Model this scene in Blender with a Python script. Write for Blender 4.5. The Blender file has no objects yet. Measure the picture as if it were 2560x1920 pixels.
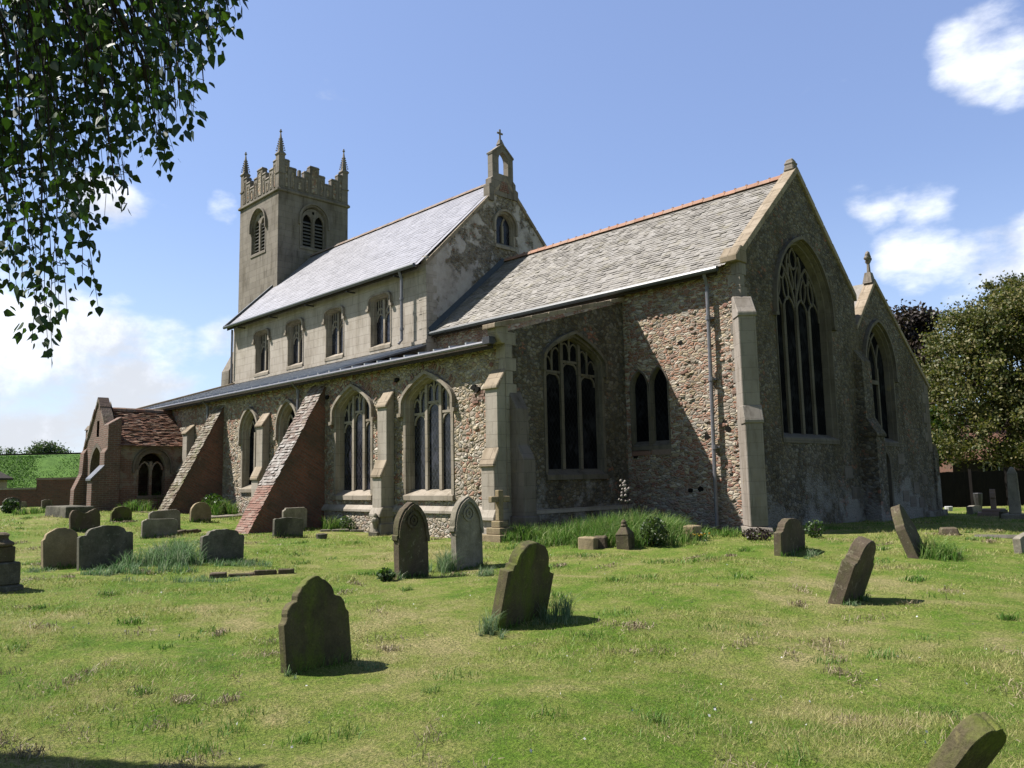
import bpy, math, random
import numpy as np
from mathutils import Vector, Matrix
from mathutils.geometry import tessellate_polygon

SC = bpy.context.scene
COL = SC.collection

# ---------------------------------------------------------------- camera
YAW, PITCH, ROLL = math.radians(45.4848), math.radians(6.8093), math.radians(-1.1437)
EYE = 1.65
FW = Vector((-math.sin(YAW) * math.cos(PITCH), math.cos(YAW) * math.cos(PITCH), math.sin(PITCH)))
R0 = Vector((math.cos(YAW), math.sin(YAW), 0.0))
U0 = R0.cross(FW)
RT = math.cos(ROLL) * R0 + math.sin(ROLL) * U0
UP = -math.sin(ROLL) * R0 + math.cos(ROLL) * U0
FPX = 2000.0                                            # focal length in pixels of a 2560 wide picture
cam_d = bpy.data.cameras.new("camera")
cam_d.sensor_width = 36.0
cam_d.lens = 36.0 * FPX / 2560.0
cam_d.clip_start, cam_d.clip_end = 0.05, 5000.0
cam = bpy.data.objects.new("camera", cam_d)
COL.objects.link(cam)
cam.matrix_world = Matrix(((RT.x, UP.x, -FW.x, 0), (RT.y, UP.y, -FW.y, 0), (RT.z, UP.z, -FW.z, EYE), (0, 0, 0, 1)))
SC.camera = cam

# ---------------------------------------------------------------- light, sky, exposure
SUN_TO = Vector((1.0, 0.77, -1.667)).normalized()       # the way the light travels
sun_d = bpy.data.lights.new("sun", 'SUN')
sun_d.energy = 5.0
sun_d.angle = math.radians(0.55)
sun_d.color = (1.0, 0.955, 0.90)
sun = bpy.data.objects.new("sun", sun_d)
sun.rotation_euler = SUN_TO.to_track_quat('-Z', 'Y').to_euler()
sun.location = (-30, -20, 60)
COL.objects.link(sun)
SC.view_settings.view_transform = 'Standard'
SC.view_settings.look = 'None'
SC.view_settings.exposure = 1.15
SC.view_settings.gamma = 1.0
SKY_STRENGTH = 0.053
CLOUD_RADIANCE = 0.56


def node(nt, kind, ins=None, **props):
    n = nt.nodes.new(kind)
    for k, v in props.items():
        setattr(n, k, v)
    for k, v in (ins or {}).items():
        s = n.inputs[k]
        if isinstance(v, bpy.types.NodeSocket):
            nt.links.new(v, s)
        else:
            s.default_value = v
    return n


def math_(nt, op, a, b=0.0, c=0.0, clamp=False):
    return node(nt, 'ShaderNodeMath', {0: a, 1: b, 2: c}, operation=op, use_clamp=clamp).outputs[0]


def vmath(nt, op, a, b=(0, 0, 0)):
    n = node(nt, 'ShaderNodeVectorMath', {0: a, 1: b}, operation=op)
    return n.outputs[1] if op in ('DOT_PRODUCT', 'LENGTH', 'DISTANCE') else n.outputs[0]


def rng_(nt, v, a, b, c=0.0, d=1.0, smooth=True):
    return node(nt, 'ShaderNodeMapRange', {0: v, 1: a, 2: b, 3: c, 4: d},
                interpolation_type='SMOOTHSTEP' if smooth else 'LINEAR').outputs[0]


def mix(nt, fac, a, b, mode='MIX'):
    n = node(nt, 'ShaderNodeMix', data_type='RGBA', blend_type=mode)
    for i, v in ((0, fac), (6, a), (7, b)):
        if isinstance(v, bpy.types.NodeSocket):
            nt.links.new(v, n.inputs[i])
        else:
            n.inputs[i].default_value = v if i == 0 else (tuple(v) + (1,) if len(v) == 3 else v)
    return n.outputs[2]


def ramp(nt, fac, stops, const=False):
    n = node(nt, 'ShaderNodeValToRGB', {0: fac})
    cr = n.color_ramp
    if const:
        cr.interpolation = 'CONSTANT'
    while len(cr.elements) < len(stops):
        cr.elements.new(0.5)
    for e, (p, c) in zip(cr.elements, stops):
        e.position = p
        e.color = tuple(c) + (1,)
    return n.outputs[0]


def noise(nt, vec, scale, detail=3.0, rough=0.55, out=0):
    return node(nt, 'ShaderNodeTexNoise', {'Vector': vec, 'Scale': scale, 'Detail': detail, 'Roughness': rough}).outputs[out]


def pix_dir(x, y):                                       # direction seen at a pixel of the 2560 x 1920 picture
    return (FW * FPX + RT * (x - 1280) - UP * (y - 960)).normalized()


world = bpy.data.worlds.new("World")
SC.world = world
world.use_nodes = True
wt = world.node_tree
wt.nodes.clear()
tc = node(wt, 'ShaderNodeTexCoord')
gdir = tc.outputs['Generated']
sky = node(wt, 'ShaderNodeTexSky', sky_type='NISHITA', sun_disc=False, sun_elevation=math.asin(-SUN_TO.z),
           sun_rotation=math.atan2(-SUN_TO.x, -SUN_TO.y), altitude=0.0, air_density=1.0, dust_density=0.6, ozone_density=2.5)
sky_c = node(wt, 'ShaderNodeVectorMath', {0: sky.outputs[0], 'Scale': SKY_STRENGTH}, operation='SCALE').outputs[0]
# pale veil added to the viewed sky only; the rest stays darker, deepening shade
veil = rng_(wt, vmath(wt, 'DOT_PRODUCT', gdir, tuple(FW)), -.2, .75, .05, 1.0)
sky_c = mix(wt, 1.0, sky_c, node(wt, 'ShaderNodeVectorMath', {0: (.062, .080, .155), 'Scale': veil}, operation='SCALE').outputs[0], 'ADD')
sep = node(wt, 'ShaderNodeSeparateXYZ', {0: gdir})
zz = math_(wt, 'ADD', math_(wt, 'MAXIMUM', sep.outputs[2], 0.0), 0.16)
proj = node(wt, 'ShaderNodeCombineXYZ', {0: math_(wt, 'DIVIDE', sep.outputs[0], zz), 1: math_(wt, 'DIVIDE', sep.outputs[1], zz), 2: 0.0}).outputs[0]
n_big = noise(wt, vmath(wt, 'MULTIPLY', gdir, (1, 1, 2.1)), 5.5, 9, 0.56)
n_wisp = noise(wt, proj, 1.5, 10, 0.62)
# (pixel x, pixel y, inner cosine radius, outer radius in degrees, weight, flattening is left to the noise)
LOBES = [(-120, 900, 2, 11, .76), (150, 860, 2, 7, .80), (330, 890, 1, 5.5, .74), (250, 790, 0.5, 4, .72), (250, 540, .5, 3.2, 0.5), (540, 960, 1, 6, 0.48),
         (-100, 700, 1, 8, 0.5), (2480, 115, 1.2, 4.4, 0.64), (2590, 160, 1, 4, 0.5), (2190, 480, .6, 3.4, 0.54), (2300, 505, 0.5, 2.8, 0.44), (2500, 690, 1.0, 5, 0.52),
         (2300, 640, 1, 4, 0.42), (2640, 640, 1, 5, 0.6), (560, 515, 0.2, 1.6, 0.40), (200, 1130, 4, 12, 0.74), (480, 1060, 2, 6, .5)]
acc = None
for (lx, ly, r1, r2, wgt) in LOBES:
    d = pix_dir(lx, ly)
    dp = vmath(wt, 'DOT_PRODUCT', vmath(wt, 'NORMALIZE', gdir), tuple(d))
    m = math_(wt, 'MULTIPLY', rng_(wt, dp, math.cos(math.radians(r2)), math.cos(math.radians(r1))), wgt)
    acc = m if acc is None else math_(wt, 'MAXIMUM', acc, m)
cl_v = math_(wt, 'ADD', acc, math_(wt, 'MULTIPLY', math_(wt, 'SUBTRACT', n_big, 0.5), 2.3))
cloud = rng_(wt, cl_v, 0.38, 0.86)
# clouds in the part of the sky no picture shows, so that the shade is filled as on a day of scattered cloud
away = rng_(wt, vmath(wt, 'DOT_PRODUCT', gdir, tuple(FW)), 0.35, 0.1)
cloud = math_(wt, 'MAXIMUM', cloud, math_(wt, 'MULTIPLY', rng_(wt, n_wisp, 0.53, 0.68), math_(wt, 'MULTIPLY', away, 0.25)))
haze_f = math_(wt, 'MULTIPLY', rng_(wt, sep.outputs[2], 0.36, 0.0), 0.30)
shade = rng_(wt, noise(wt, gdir, 6.0, 7, 0.62), 0.38, 0.58, 0.62, 1.0)
cl_col = node(wt, 'ShaderNodeVectorMath', {0: (0.93, 0.965, 1.04), 'Scale': math_(wt, 'MULTIPLY', shade, CLOUD_RADIANCE * 1.08)}, operation='SCALE').outputs[0]
c1 = mix(wt, haze_f, sky_c, (0.38, 0.46, 0.58))
c2 = mix(wt, math_(wt, 'MULTIPLY', cloud, 0.93), c1, cl_col)
bg = node(wt, 'ShaderNodeBackground', {'Color': c2, 'Strength': 1.0})
wo = node(wt, 'ShaderNodeOutputWorld', {'Surface': bg.outputs[0]})

# ---------------------------------------------------------------- ground heights
GC = np.array([(0, 0, 0), (-4, 4, 0), (4, 4, 0), (-4, -4, .05), (4, -4, 0), (3, 14, -.02), (-9.5, 16.6, .28), (-8, 30, .08), (0, 25, 0), (-13.2, 12.4, .28), (-12.6, 15.2, .40),
               (-11, 16.8, .38), (-18, 12.6, .25), (-21.5, 12.4, .31), (-21.8, 10.4, .27), (-27.3, 12.4, .6), (-28.6, 10.8, .8), (-31.6, 10.0, .78),
               (-33.3, 9.4, .8), (-36.6, 10.4, .82), (-40, 5, .75), (-30, 3, .6), (-15, 4, .2), (-20, -2, .3), (-10, 9, .14), (-45, 25, .7),
               (-40, -15, .65), (10, 40, 0), (-9, 38, .08), (20, 20, 0), (-80, 10, .6), (-10, 90, .1), (60, 60, 0), (-60, -60, .5), (40, -60, 0)], float)


def ground_np(x, y):
    x = np.asarray(x, float)
    y = np.asarray(y, float)
    sh = x.shape
    x = x.ravel()
    y = y.ravel()
    z = np.empty_like(x)
    for a in range(0, len(x), 50000):
        xs, ys = x[a:a + 50000, None], y[a:a + 50000, None]
        w = 1.0 / ((xs - GC[:, 0]) ** 2 + (ys - GC[:, 1]) ** 2 + 3.0) ** 2
        z[a:a + 50000] = (w * GC[:, 2]).sum(1) / w.sum(1)
    b = (0.022 * np.sin(1.9 * x + 0.7 * y) + 0.020 * np.sin(-0.8 * x + 2.3 * y + 1.0) + 0.013 * np.sin(3.7 * x - 2.9 * y) +
         0.030 * np.sin(0.55 * x + 0.4 * y + 2.0))
    r = np.hypot(x, y)
    z = z + b * np.clip((60 - r) / 40, 0.0, 1)
    return z.reshape(sh)


def ground(x, y):
    return float(ground_np(np.array([x]), np.array([y]))[0])


def spot(px, py):                                        # where the line of sight through a pixel meets the ground
    d = FW * FPX + RT * (px - 1280) - UP * (py - 960)
    d = d / Vector((d.x, d.y)).length
    t = np.linspace(2.0, 90.0, 3000)
    gz = ground_np(d.x * t, d.y * t)
    below = np.nonzero(EYE + d.z * t < gz)[0]
    k = below[0] if len(below) else len(t) - 1
    return Vector((d.x * t[k], d.y * t[k], gz[k]))


def project(p):
    q = Vector(p) - Vector((0, 0, EYE))
    dd = q.dot(FW)
    return 1280 + FPX * q.dot(RT) / dd, 960 - FPX * q.dot(UP) / dd


def along(px, py, depth):                                # point at a given depth on a line of sight
    return Vector((0, 0, EYE)) + FW * depth + RT * ((px - 1280) / FPX * depth) - UP * ((py - 960) / FPX * depth)


# ---------------------------------------------------------------- materials
def new_mat(name):
    m = bpy.data.materials.new(name)
    m.use_nodes = True
    nt = m.node_tree
    nt.nodes.clear()
    out = node(nt, 'ShaderNodeOutputMaterial')
    return m, nt, out


ALB = .64


def finish(nt, out, color, rough=0.9, height=None, strength=0.5, dist=0.02, spec=0.3, **kw):
    ins = {'Base Color': mix(nt, 1.0, color, (ALB, ALB, ALB), 'MULTIPLY'), 'Roughness': rough, 'Specular IOR Level': spec}
    ins.update(kw)
    if height is not None:
        ins['Normal'] = node(nt, 'ShaderNodeBump', {'Height': height, 'Strength': strength, 'Distance': dist}).outputs[0]
    b = node(nt, 'ShaderNodeBsdfPrincipled', ins)
    nt.links.new(b.outputs[0], out.inputs[0])
    return b


def obj_coord(nt, rnd=False):
    c = node(nt, 'ShaderNodeTexCoord').outputs['Object']
    if rnd:
        r = node(nt, 'ShaderNodeObjectInfo').outputs['Random']
        c = vmath(nt, 'ADD', c, node(nt, 'ShaderNodeCombineXYZ', {0: math_(nt, 'MULTIPLY', r, 37.0), 1: math_(nt, 'MULTIPLY', r, 17.0), 2: 0.0}).outputs[0])
    return c


def flint_mat(name, scale=6.5, red=0.0, dirt=0.35, light=1.0, mortar=(.36, .32, .25), tan=0.5, bump=1.0, render=0.0, bloom=0.0, flat=1.45):
    """Rubble of flint, carrstone and brick bats bedded in lime mortar."""
    m, nt, out = new_mat(name)
    c = obj_coord(nt)
    wob = node(nt, 'ShaderNodeTexNoise', {'Vector': c, 'Scale': 3.0, 'Detail': 2.0}).outputs['Color']
    cw = vmath(nt, 'ADD', c, vmath(nt, 'MULTIPLY', vmath(nt, 'SUBTRACT', wob, (.5, .5, .5)), (.16, .16, .16)))
    cw = vmath(nt, 'MULTIPLY', cw, (1, 1, flat))
    v1 = node(nt, 'ShaderNodeTexVoronoi', {'Vector': cw, 'Scale': scale, 'Randomness': 0.95}, feature='F1')
    ve = node(nt, 'ShaderNodeTexVoronoi', {'Vector': cw, 'Scale': scale, 'Randomness': 0.95}, feature='DISTANCE_TO_EDGE')
    cs = node(nt, 'ShaderNodeSeparateColor', {0: v1.outputs['Color']})
    L = light
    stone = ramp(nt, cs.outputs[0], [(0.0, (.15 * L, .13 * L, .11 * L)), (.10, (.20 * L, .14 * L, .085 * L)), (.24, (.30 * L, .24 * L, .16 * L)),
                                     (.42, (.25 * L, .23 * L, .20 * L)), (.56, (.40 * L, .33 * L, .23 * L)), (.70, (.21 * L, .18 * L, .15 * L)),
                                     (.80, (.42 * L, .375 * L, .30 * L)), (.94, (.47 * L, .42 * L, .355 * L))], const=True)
    big = noise(nt, c, 0.9, 4, 0.6)
    redm = math_(nt, 'MULTIPLY', math_(nt, 'GREATER_THAN', cs.outputs[1], 1.0 - red * 0.55), rng_(nt, big, .62 - red * .4, .68 - red * .3))
    redc = ramp(nt, cs.outputs[2], [(0, (.36, .13, .075)), (.5, (.37, .185, .125)), (1, (.27, .12, .085))])
    stone = mix(nt, redm, stone, redc)
    stone = mix(nt, rng_(nt, noise(nt, vmath(nt, 'ADD', c, (6, 3, 9)), .7, 4, .6), .38, .62, 0, .45), stone, mix(nt, .55, stone, (.33 * L, .25 * L, .155 * L)))
    fine = noise(nt, c, 34.0, 4, 0.65)
    stone = mix(nt, rng_(nt, fine, .35, .7, 0, .45), stone, mix(nt, .5, stone, (.46 * L, .40 * L, .31 * L)))
    edge = rng_(nt, math_(nt, 'ADD', ve.outputs[0], math_(nt, 'MULTIPLY', math_(nt, 'SUBTRACT', fine, .5), .05)), .025, .085)
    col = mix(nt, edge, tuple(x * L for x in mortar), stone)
    if render:
        rn = noise(nt, vmath(nt, 'ADD', c, (3.7, 1.2, 8.1)), 0.75, 8, 0.62)
        rm = rng_(nt, rn, .585 - render * .16, .615 - render * .14)
        plas = ramp(nt, noise(nt, c, 2.3, 7, .65), [(.3, (.30, .26, .225)), (.48, (.62, .555, .50)), (.7, (.74, .675, .61))])
        col = mix(nt, math_(nt, 'MULTIPLY', rm, .93), col, plas)
    st = noise(nt, vmath(nt, 'MULTIPLY', c, (1, 1, .45)), 1.25, 6, .62)
    col = mix(nt, rng_(nt, st, .42, .72, 0, dirt), col, mix(nt, 1.0, col, (.42, .40, .33), 'MULTIPLY'))
    if bloom:                                             # patches of old limewash low on the wall, mossy brown patches above
        zc = node(nt, 'ShaderNodeSeparateXYZ', {0: c}).outputs[2]
        bn = math_(nt, 'ADD', noise(nt, vmath(nt, 'ADD', c, (2, 7, 5)), 1.1, 8, .68), rng_(nt, zc, 2.6, .4, -.12, .10))
        col = mix(nt, rng_(nt, bn, .50, .66, 0, bloom), col, (.40, .375, .345))
        mn = noise(nt, vmath(nt, 'ADD', c, (12, 3, 4)), .8, 7, .66)
        col = mix(nt, rng_(nt, mn, .50, .64, 0, bloom * .75), col, mix(nt, .6, col, (.15, .12, .06)))
    lich = noise(nt, vmath(nt, 'ADD', c, (9, 4, 2)), 3.2, 6, .7)
    col = mix(nt, rng_(nt, lich, .60, .74, 0, .5), col, (.40, .37, .29))
    dome = rng_(nt, ve.outputs[0], 0.0, .24)
    h = math_(nt, 'ADD', math_(nt, 'MULTIPLY', dome, 1.0), math_(nt, 'MULTIPLY', cs.outputs[2], .45))
    h = math_(nt, 'ADD', h, math_(nt, 'MULTIPLY', fine, .25))
    if render:
        h = math_(nt, 'ADD', math_(nt, 'MULTIPLY', h, math_(nt, 'SUBTRACT', 1.0, math_(nt, 'MULTIPLY', rm, .85))), math_(nt, 'MULTIPLY', rm, .9))
    finish(nt, out, col, .92, h, bump, .045, spec=.2)
    return m


def ashlar_mat(name, c1=(.43, .36, .28), c2=(.36, .30, .235), mort=(.20, .165, .125), bw=.62, bh=.30, stain=.5, joints=1.0, lichen=.35):
    m, nt, out = new_mat(name)
    c = obj_coord(nt)
    uv = node(nt, 'ShaderNodeUVMap', uv_map='UVMap').outputs[0]
    uvw = vmath(nt, 'ADD', uv, vmath(nt, 'MULTIPLY', vmath(nt, 'SUBTRACT', node(nt, 'ShaderNodeTexNoise', {'Vector': c, 'Scale': 3.0}).outputs['Color'], (.5, .5, .5)), (.02, .02, 0)))
    bt = node(nt, 'ShaderNodeTexBrick', {'Vector': uvw, 'Color1': c1 + (1,), 'Color2': c2 + (1,), 'Mortar': mort + (1,), 'Scale': 1.0,
                                         'Mortar Size': .006 * joints, 'Mortar Smooth': .25, 'Bias': 0.0, 'Brick Width': bw, 'Row Height': bh})
    col = bt.outputs[0]
    st = noise(nt, vmath(nt, 'MULTIPLY', c, (1, 1, .35)), 1.8, 7, .66)
    col = mix(nt, rng_(nt, st, .40, .72, 0, stain), col, mix(nt, 1.0, col, (.50, .47, .40), 'MULTIPLY'))
    sp = noise(nt, c, 9.0, 6, .7)
    col = mix(nt, rng_(nt, sp, .60, .72, 0, .6), col, mix(nt, 1.0, col, (.48, .45, .40), 'MULTIPLY'))
    rn_ = noise(nt, vmath(nt, 'MULTIPLY', vmath(nt, 'ADD', c, (2, 6, 1)), (1, 1, .12)), 6.5, 5, .6)
    col = mix(nt, rng_(nt, rn_, .54, .72, 0, stain * .8), col, mix(nt, 1.0, col, (.42, .40, .37), 'MULTIPLY'))
    ye = noise(nt, vmath(nt, 'ADD', c, (5, 2, 7)), 2.6, 6, .7)
    col = mix(nt, rng_(nt, ye, .60, .74, 0, lichen), col, (.40, .29, .11))
    gr = noise(nt, c, 46.0, 4, .6)
    h = math_(nt, 'ADD', math_(nt, 'MULTIPLY', math_(nt, 'SUBTRACT', 1.0, bt.outputs[1]), .8), math_(nt, 'ADD', math_(nt, 'MULTIPLY', gr, .35), math_(nt, 'MULTIPLY', sp, .5)))
    finish(nt, out, col, .9, h, .55, .014, spec=.2)
    return m


def brick_mat(name, c1=(.30, .105, .055), c2=(.20, .075, .045), mort=(.20, .165, .12), grime=.6, plaster=0.0, rot=0.0):
    m, nt, out = new_mat(name)
    c = obj_coord(nt)
    uv = node(nt, 'ShaderNodeUVMap', uv_map='UVMap').outputs[0]
    if rot:
        uv = node(nt, 'ShaderNodeVectorRotate', {'Vector': uv, 'Angle': rot}, rotation_type='Z_AXIS').outputs[0]
    uvw = vmath(nt, 'ADD', uv, vmath(nt, 'MULTIPLY', vmath(nt, 'SUBTRACT', node(nt, 'ShaderNodeTexNoise', {'Vector': c, 'Scale': 5.0}).outputs['Color'], (.5, .5, .5)), (.03, .03, 0)))
    bt = node(nt, 'ShaderNodeTexBrick', {'Vector': uvw, 'Color1': c1 + (1,), 'Color2': c2 + (1,), 'Mortar': mort + (1,), 'Scale': 1.0,
                                         'Mortar Size': .010, 'Mortar Smooth': .3, 'Bias': -.1, 'Brick Width': .235, 'Row Height': .078})
    col = bt.outputs[0]
    n1 = noise(nt, c, 1.5, 6, .65)
    col = mix(nt, rng_(nt, n1, .40, .66, 0, grime), col, mix(nt, .6, col, (.11, .10, .075)))
    n2 = noise(nt, c, 7.0, 5, .7)
    col = mix(nt, rng_(nt, n2, .52, .72, 0, .6), col, mix(nt, 1.0, col, (.45, .42, .40), 'MULTIPLY'))
    n3 = noise(nt, vmath(nt, 'ADD', c, (2, 8, 3)), 4.0, 6, .7)
    col = mix(nt, rng_(nt, n3, .62, .72, 0, .5), col, (.36, .33, .27))
    if plaster:
        pn = noise(nt, vmath(nt, 'ADD', c, (7.3, 3.3, 1.9)), 1.6, 7, .62)
        z = node(nt, 'ShaderNodeSeparateXYZ', {0: c}).outputs[2]
        pm = rng_(nt, math_(nt, 'ADD', pn, math_(nt, 'MULTIPLY', rng_(nt, z, .8, 2.4, -.16, .07), plaster)), .50, .60)
        col = mix(nt, math_(nt, 'MULTIPLY', pm, .9), col, ramp(nt, n2, [(.3, (.27, .235, .18)), (.65, (.38, .33, .26))]))
    h = math_(nt, 'ADD', math_(nt, 'SUBTRACT', 1.0, bt.outputs[1]), math_(nt, 'MULTIPLY', n2, .8))
    finish(nt, out, col, .92, h, .8, .02, spec=.2)
    return m


def island_mat(name, stops, rough=.7, bump_s=14.0, strength=.4, spec=.3, lichen=0.0, lich_col=(.30, .29, .22), stain=.4, tint=None):
    """Slates, tiles: a colour for each piece."""
    m, nt, out = new_mat(name)
    c = obj_coord(nt)
    ri = node(nt, 'ShaderNodeNewGeometry').outputs['Random Per Island']
    col = ramp(nt, ri, stops)
    st = noise(nt, c, 1.3, 6, .65)
    col = mix(nt, rng_(nt, st, .38, .70, 0, stain), col, mix(nt, 1.0, col, (.5, .48, .44), 'MULTIPLY'))
    fn = noise(nt, c, bump_s, 6, .68)
    col = mix(nt, rng_(nt, fn, .45, .7, 0, .5), col, mix(nt, 1.0, col, (.62, .6, .58), 'MULTIPLY'))
    if lichen:
        ln = noise(nt, vmath(nt, 'ADD', c, (4, 9, 1)), 2.4, 8, .74)
        col = mix(nt, rng_(nt, ln, .50, .66, 0, lichen), col, lich_col)
        ln2 = noise(nt, vmath(nt, 'ADD', c, (1, 2, 11)), 8.5, 6, .7)
        col = mix(nt, rng_(nt, ln2, .60, .68, 0, lichen * .9), col, (.42, .41, .37))
    finish(nt, out, col, rough, fn, strength, .02, spec=spec)
    return m


def plain_mat(name, c1, c2=None, scale=8.0, rough=.7, strength=.3, spec=.3, metallic=0.0, rnd=False):
    m, nt, out = new_mat(name)
    c = obj_coord(nt, rnd)
    n = noise(nt, c, scale, 6, .65)
    col = mix(nt, rng_(nt, n, .35, .68), c1, c2 or tuple(x * .7 for x in c1))
    finish(nt, out, col, rough, n, strength, .01, spec=spec, Metallic=metallic)
    return m


def grave_mat(name, base, dark, lich, lich_amt=.5, green=(.075, .09, .025), green_amt=.5, blotch=.7):
    m, nt, out = new_mat(name)
    c = obj_coord(nt, True)
    n1 = noise(nt, c, 2.3, 7, .68)
    n2 = noise(nt, vmath(nt, 'MULTIPLY', vmath(nt, 'ADD', c, (3, 1, 5)), (1, 1, .4)), 4.2, 7, .7)
    n3 = noise(nt, vmath(nt, 'ADD', c, (8, 2, 1)), 11.0, 6, .72)
    n4 = noise(nt, c, 60.0, 4, .6)
    col = mix(nt, rng_(nt, n1, .34, .66, 0, blotch), base, dark)
    col = mix(nt, rng_(nt, n2, .42, .68, 0, green_amt), col, green)
    col = mix(nt, rng_(nt, n3, .56, .68, 0, lich_amt), col, lich)
    col = mix(nt, rng_(nt, n4, .40, .70, 0, .45), col, mix(nt, 1.0, col, (.45, .45, .45), 'MULTIPLY'))
    h = math_(nt, 'ADD', math_(nt, 'MULTIPLY', n4, .6), n3)
    finish(nt, out, col, .95, h, .7, .012, spec=.15)
    return m


def leaf_mat(name, stops, trans=.35, rough=.55):
    m, nt, out = new_mat(name)
    ri = node(nt, 'ShaderNodeNewGeometry').outputs['Random Per Island']
    col = ramp(nt, ri, stops)
    c = obj_coord(nt)
    n = noise(nt, c, .8, 4, .6)
    col = mix(nt, rng_(nt, n, .35, .68, 0, .55), col, mix(nt, 1.0, col, (.55, .62, .55), 'MULTIPLY'))
    col = mix(nt, 1.0, col, (ALB, ALB, ALB), 'MULTIPLY')
    b = node(nt, 'ShaderNodeBsdfPrincipled', {'Base Color': col, 'Roughness': rough, 'Specular IOR Level': .35})
    t = node(nt, 'ShaderNodeBsdfTranslucent', {'Color': mix(nt, 1.0, col, (1.25, 1.5, .55), 'MULTIPLY')})
    mx = node(nt, 'ShaderNodeMixShader', {0: trans, 1: b.outputs[0], 2: t.outputs[0]})
    nt.links.new(mx.outputs[0], out.inputs[0])
    return m


def glass_mat(name, pitch=7.5, lead=(.10, .105, .115), pane=(.012, .012, .016), amount=.4, spec=.3, rough=.22):
    """Dark leaded lights: diamond quarries, each seated at its own slight tilt."""
    m, nt, out = new_mat(name)
    uv = node(nt, 'ShaderNodeUVMap', uv_map='UVMap').outputs[0]
    s = node(nt, 'ShaderNodeSeparateXYZ', {0: uv})
    a = math_(nt, 'MULTIPLY', math_(nt, 'ADD', s.outputs[0], math_(nt, 'MULTIPLY', s.outputs[1], .62)), pitch)
    b = math_(nt, 'MULTIPLY', math_(nt, 'SUBTRACT', s.outputs[0], math_(nt, 'MULTIPLY', s.outputs[1], .62)), pitch)
    la = math_(nt, 'ABSOLUTE', math_(nt, 'SUBTRACT', math_(nt, 'FRACT', a), .5))
    lb = math_(nt, 'ABSOLUTE', math_(nt, 'SUBTRACT', math_(nt, 'FRACT', b), .5))
    ln = math_(nt, 'MULTIPLY', math_(nt, 'GREATER_THAN', math_(nt, 'MAXIMUM', la, lb), .44), amount)
    cell = node(nt, 'ShaderNodeTexWhiteNoise', {0: node(nt, 'ShaderNodeCombineXYZ', {0: math_(nt, 'FLOOR', a), 1: math_(nt, 'FLOOR', b), 2: 0.0}).outputs[0]})
    big = noise(nt, uv, 1.1, 4, .6)
    pc = mix(nt, math_(nt, 'MULTIPLY', cell.outputs[0], rng_(nt, big, .40, .66, 0, .8)), pane, tuple(x * 5.5 for x in pane))
    col = mix(nt, ln, pc, lead)
    h = math_(nt, 'ADD', math_(nt, 'MULTIPLY', cell.outputs[0], .5), math_(nt, 'MULTIPLY', noise(nt, uv, 9.0), .6))
    finish(nt, out, col, rough, h, .25, .03, spec=spec)
    return m


M = {}
M['flint'] = flint_mat('flint_rubble', 7.6, red=.5, dirt=.45, light=1.42, bump=.8, mortar=(.27, .23, .175), bloom=.3)
M['flint_chancel'] = flint_mat('flint_brick_rubble', 6.6, red=.95, dirt=.4, light=1.5, mortar=(.33, .285, .235), bump=.75, bloom=.45, flat=2.3)
M['flint_east'] = flint_mat('shaded_rubble', 8.5, red=.25, dirt=.85, bloom=.75, light=.62, mortar=(.19, .165, .135), bump=.6)  # stained rubble, base colour also lowered to deepen shade on east faces
M['gable'] = flint_mat('patchy_render', 9.0, red=.25, dirt=.4, light=1.0, render=.75, bump=.8)
M['ashlar'] = ashlar_mat('limestone_ashlar', (.47, .415, .345), (.42, .37, .305), (.27, .235, .19), stain=.65, joints=.6, lichen=.3)
M['ashlar_pale'] = ashlar_mat('pale_clerestory_ashlar', (.54, .48, .405), (.49, .43, .36), (.28, .24, .195), .74, .33, stain=.65, joints=.8, lichen=.2)
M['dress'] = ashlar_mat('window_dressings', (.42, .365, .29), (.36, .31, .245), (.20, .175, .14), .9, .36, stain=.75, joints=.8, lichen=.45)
M['dark_dress'] = ashlar_mat('dark_dressings', (.21, .18, .14), (.17, .145, .115), (.10, .085, .07), .9, .36, stain=.8, joints=.7, lichen=.4)  # darker copy of the window dressings
M['shade_ashlar'] = ashlar_mat('shaded_ashlar', (.25, .21, .18), (.205, .172, .148), (.13, .11, .095), .6, .3, stain=.8, joints=.6, lichen=.3)  # stained ashlar, darkened in the colour for faces out of the sun
M['mid_ashlar'] = ashlar_mat('corner_ashlar', (.37, .325, .28), (.32, .28, .24), (.19, .165, .14), .6, .3, stain=.7, joints=.6, lichen=.25)
M['tower'] = ashlar_mat('tower_ashlar', (.30, .262, .218), (.25, .217, .18), (.14, .12, .10), .8, .33, stain=.8, joints=.8, lichen=.3)
M['coping'] = ashlar_mat('lichened_coping', (.42, .345, .255), (.35, .28, .20), (.16, .125, .09), .8, .4, stain=.7, joints=1.0, lichen=.8)
M['brick'] = brick_mat('old_red_brick', (.31, .135, .09), (.20, .10, .072), (.21, .175, .135), .95, rot=math.radians(29))
M['brick_porch'] = brick_mat('porch_brick', (.28, .15, .105), (.21, .12, .09), (.32, .27, .215), .6, plaster=1.0)
M['brick_gable'] = brick_mat('porch_gable_brick', (.25, .135, .10), (.19, .11, .085), (.32, .28, .23), .8)
M['brick_wall'] = brick_mat('garden_wall_brick', (.22, .10, .07), (.16, .075, .055), (.17, .14, .11), .6)
M['slate_new'] = island_mat('grey_slate', [(0, (.255, .25, .278)), (.5, (.29, .285, .315)), (1, (.325, .318, .35))], rough=.45, bump_s=20, strength=.3, spec=.5, stain=.22)
M['slate_old'] = island_mat('mossy_slate', [(0, (.275, .25, .215)), (.35, (.30, .275, .24)), (.7, (.325, .30, .265)), (1, (.36, .335, .30))], rough=.66, bump_s=10, strength=.8,
                            spec=.4, lichen=.55, lich_col=(.25, .22, .13), stain=.4)
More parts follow.
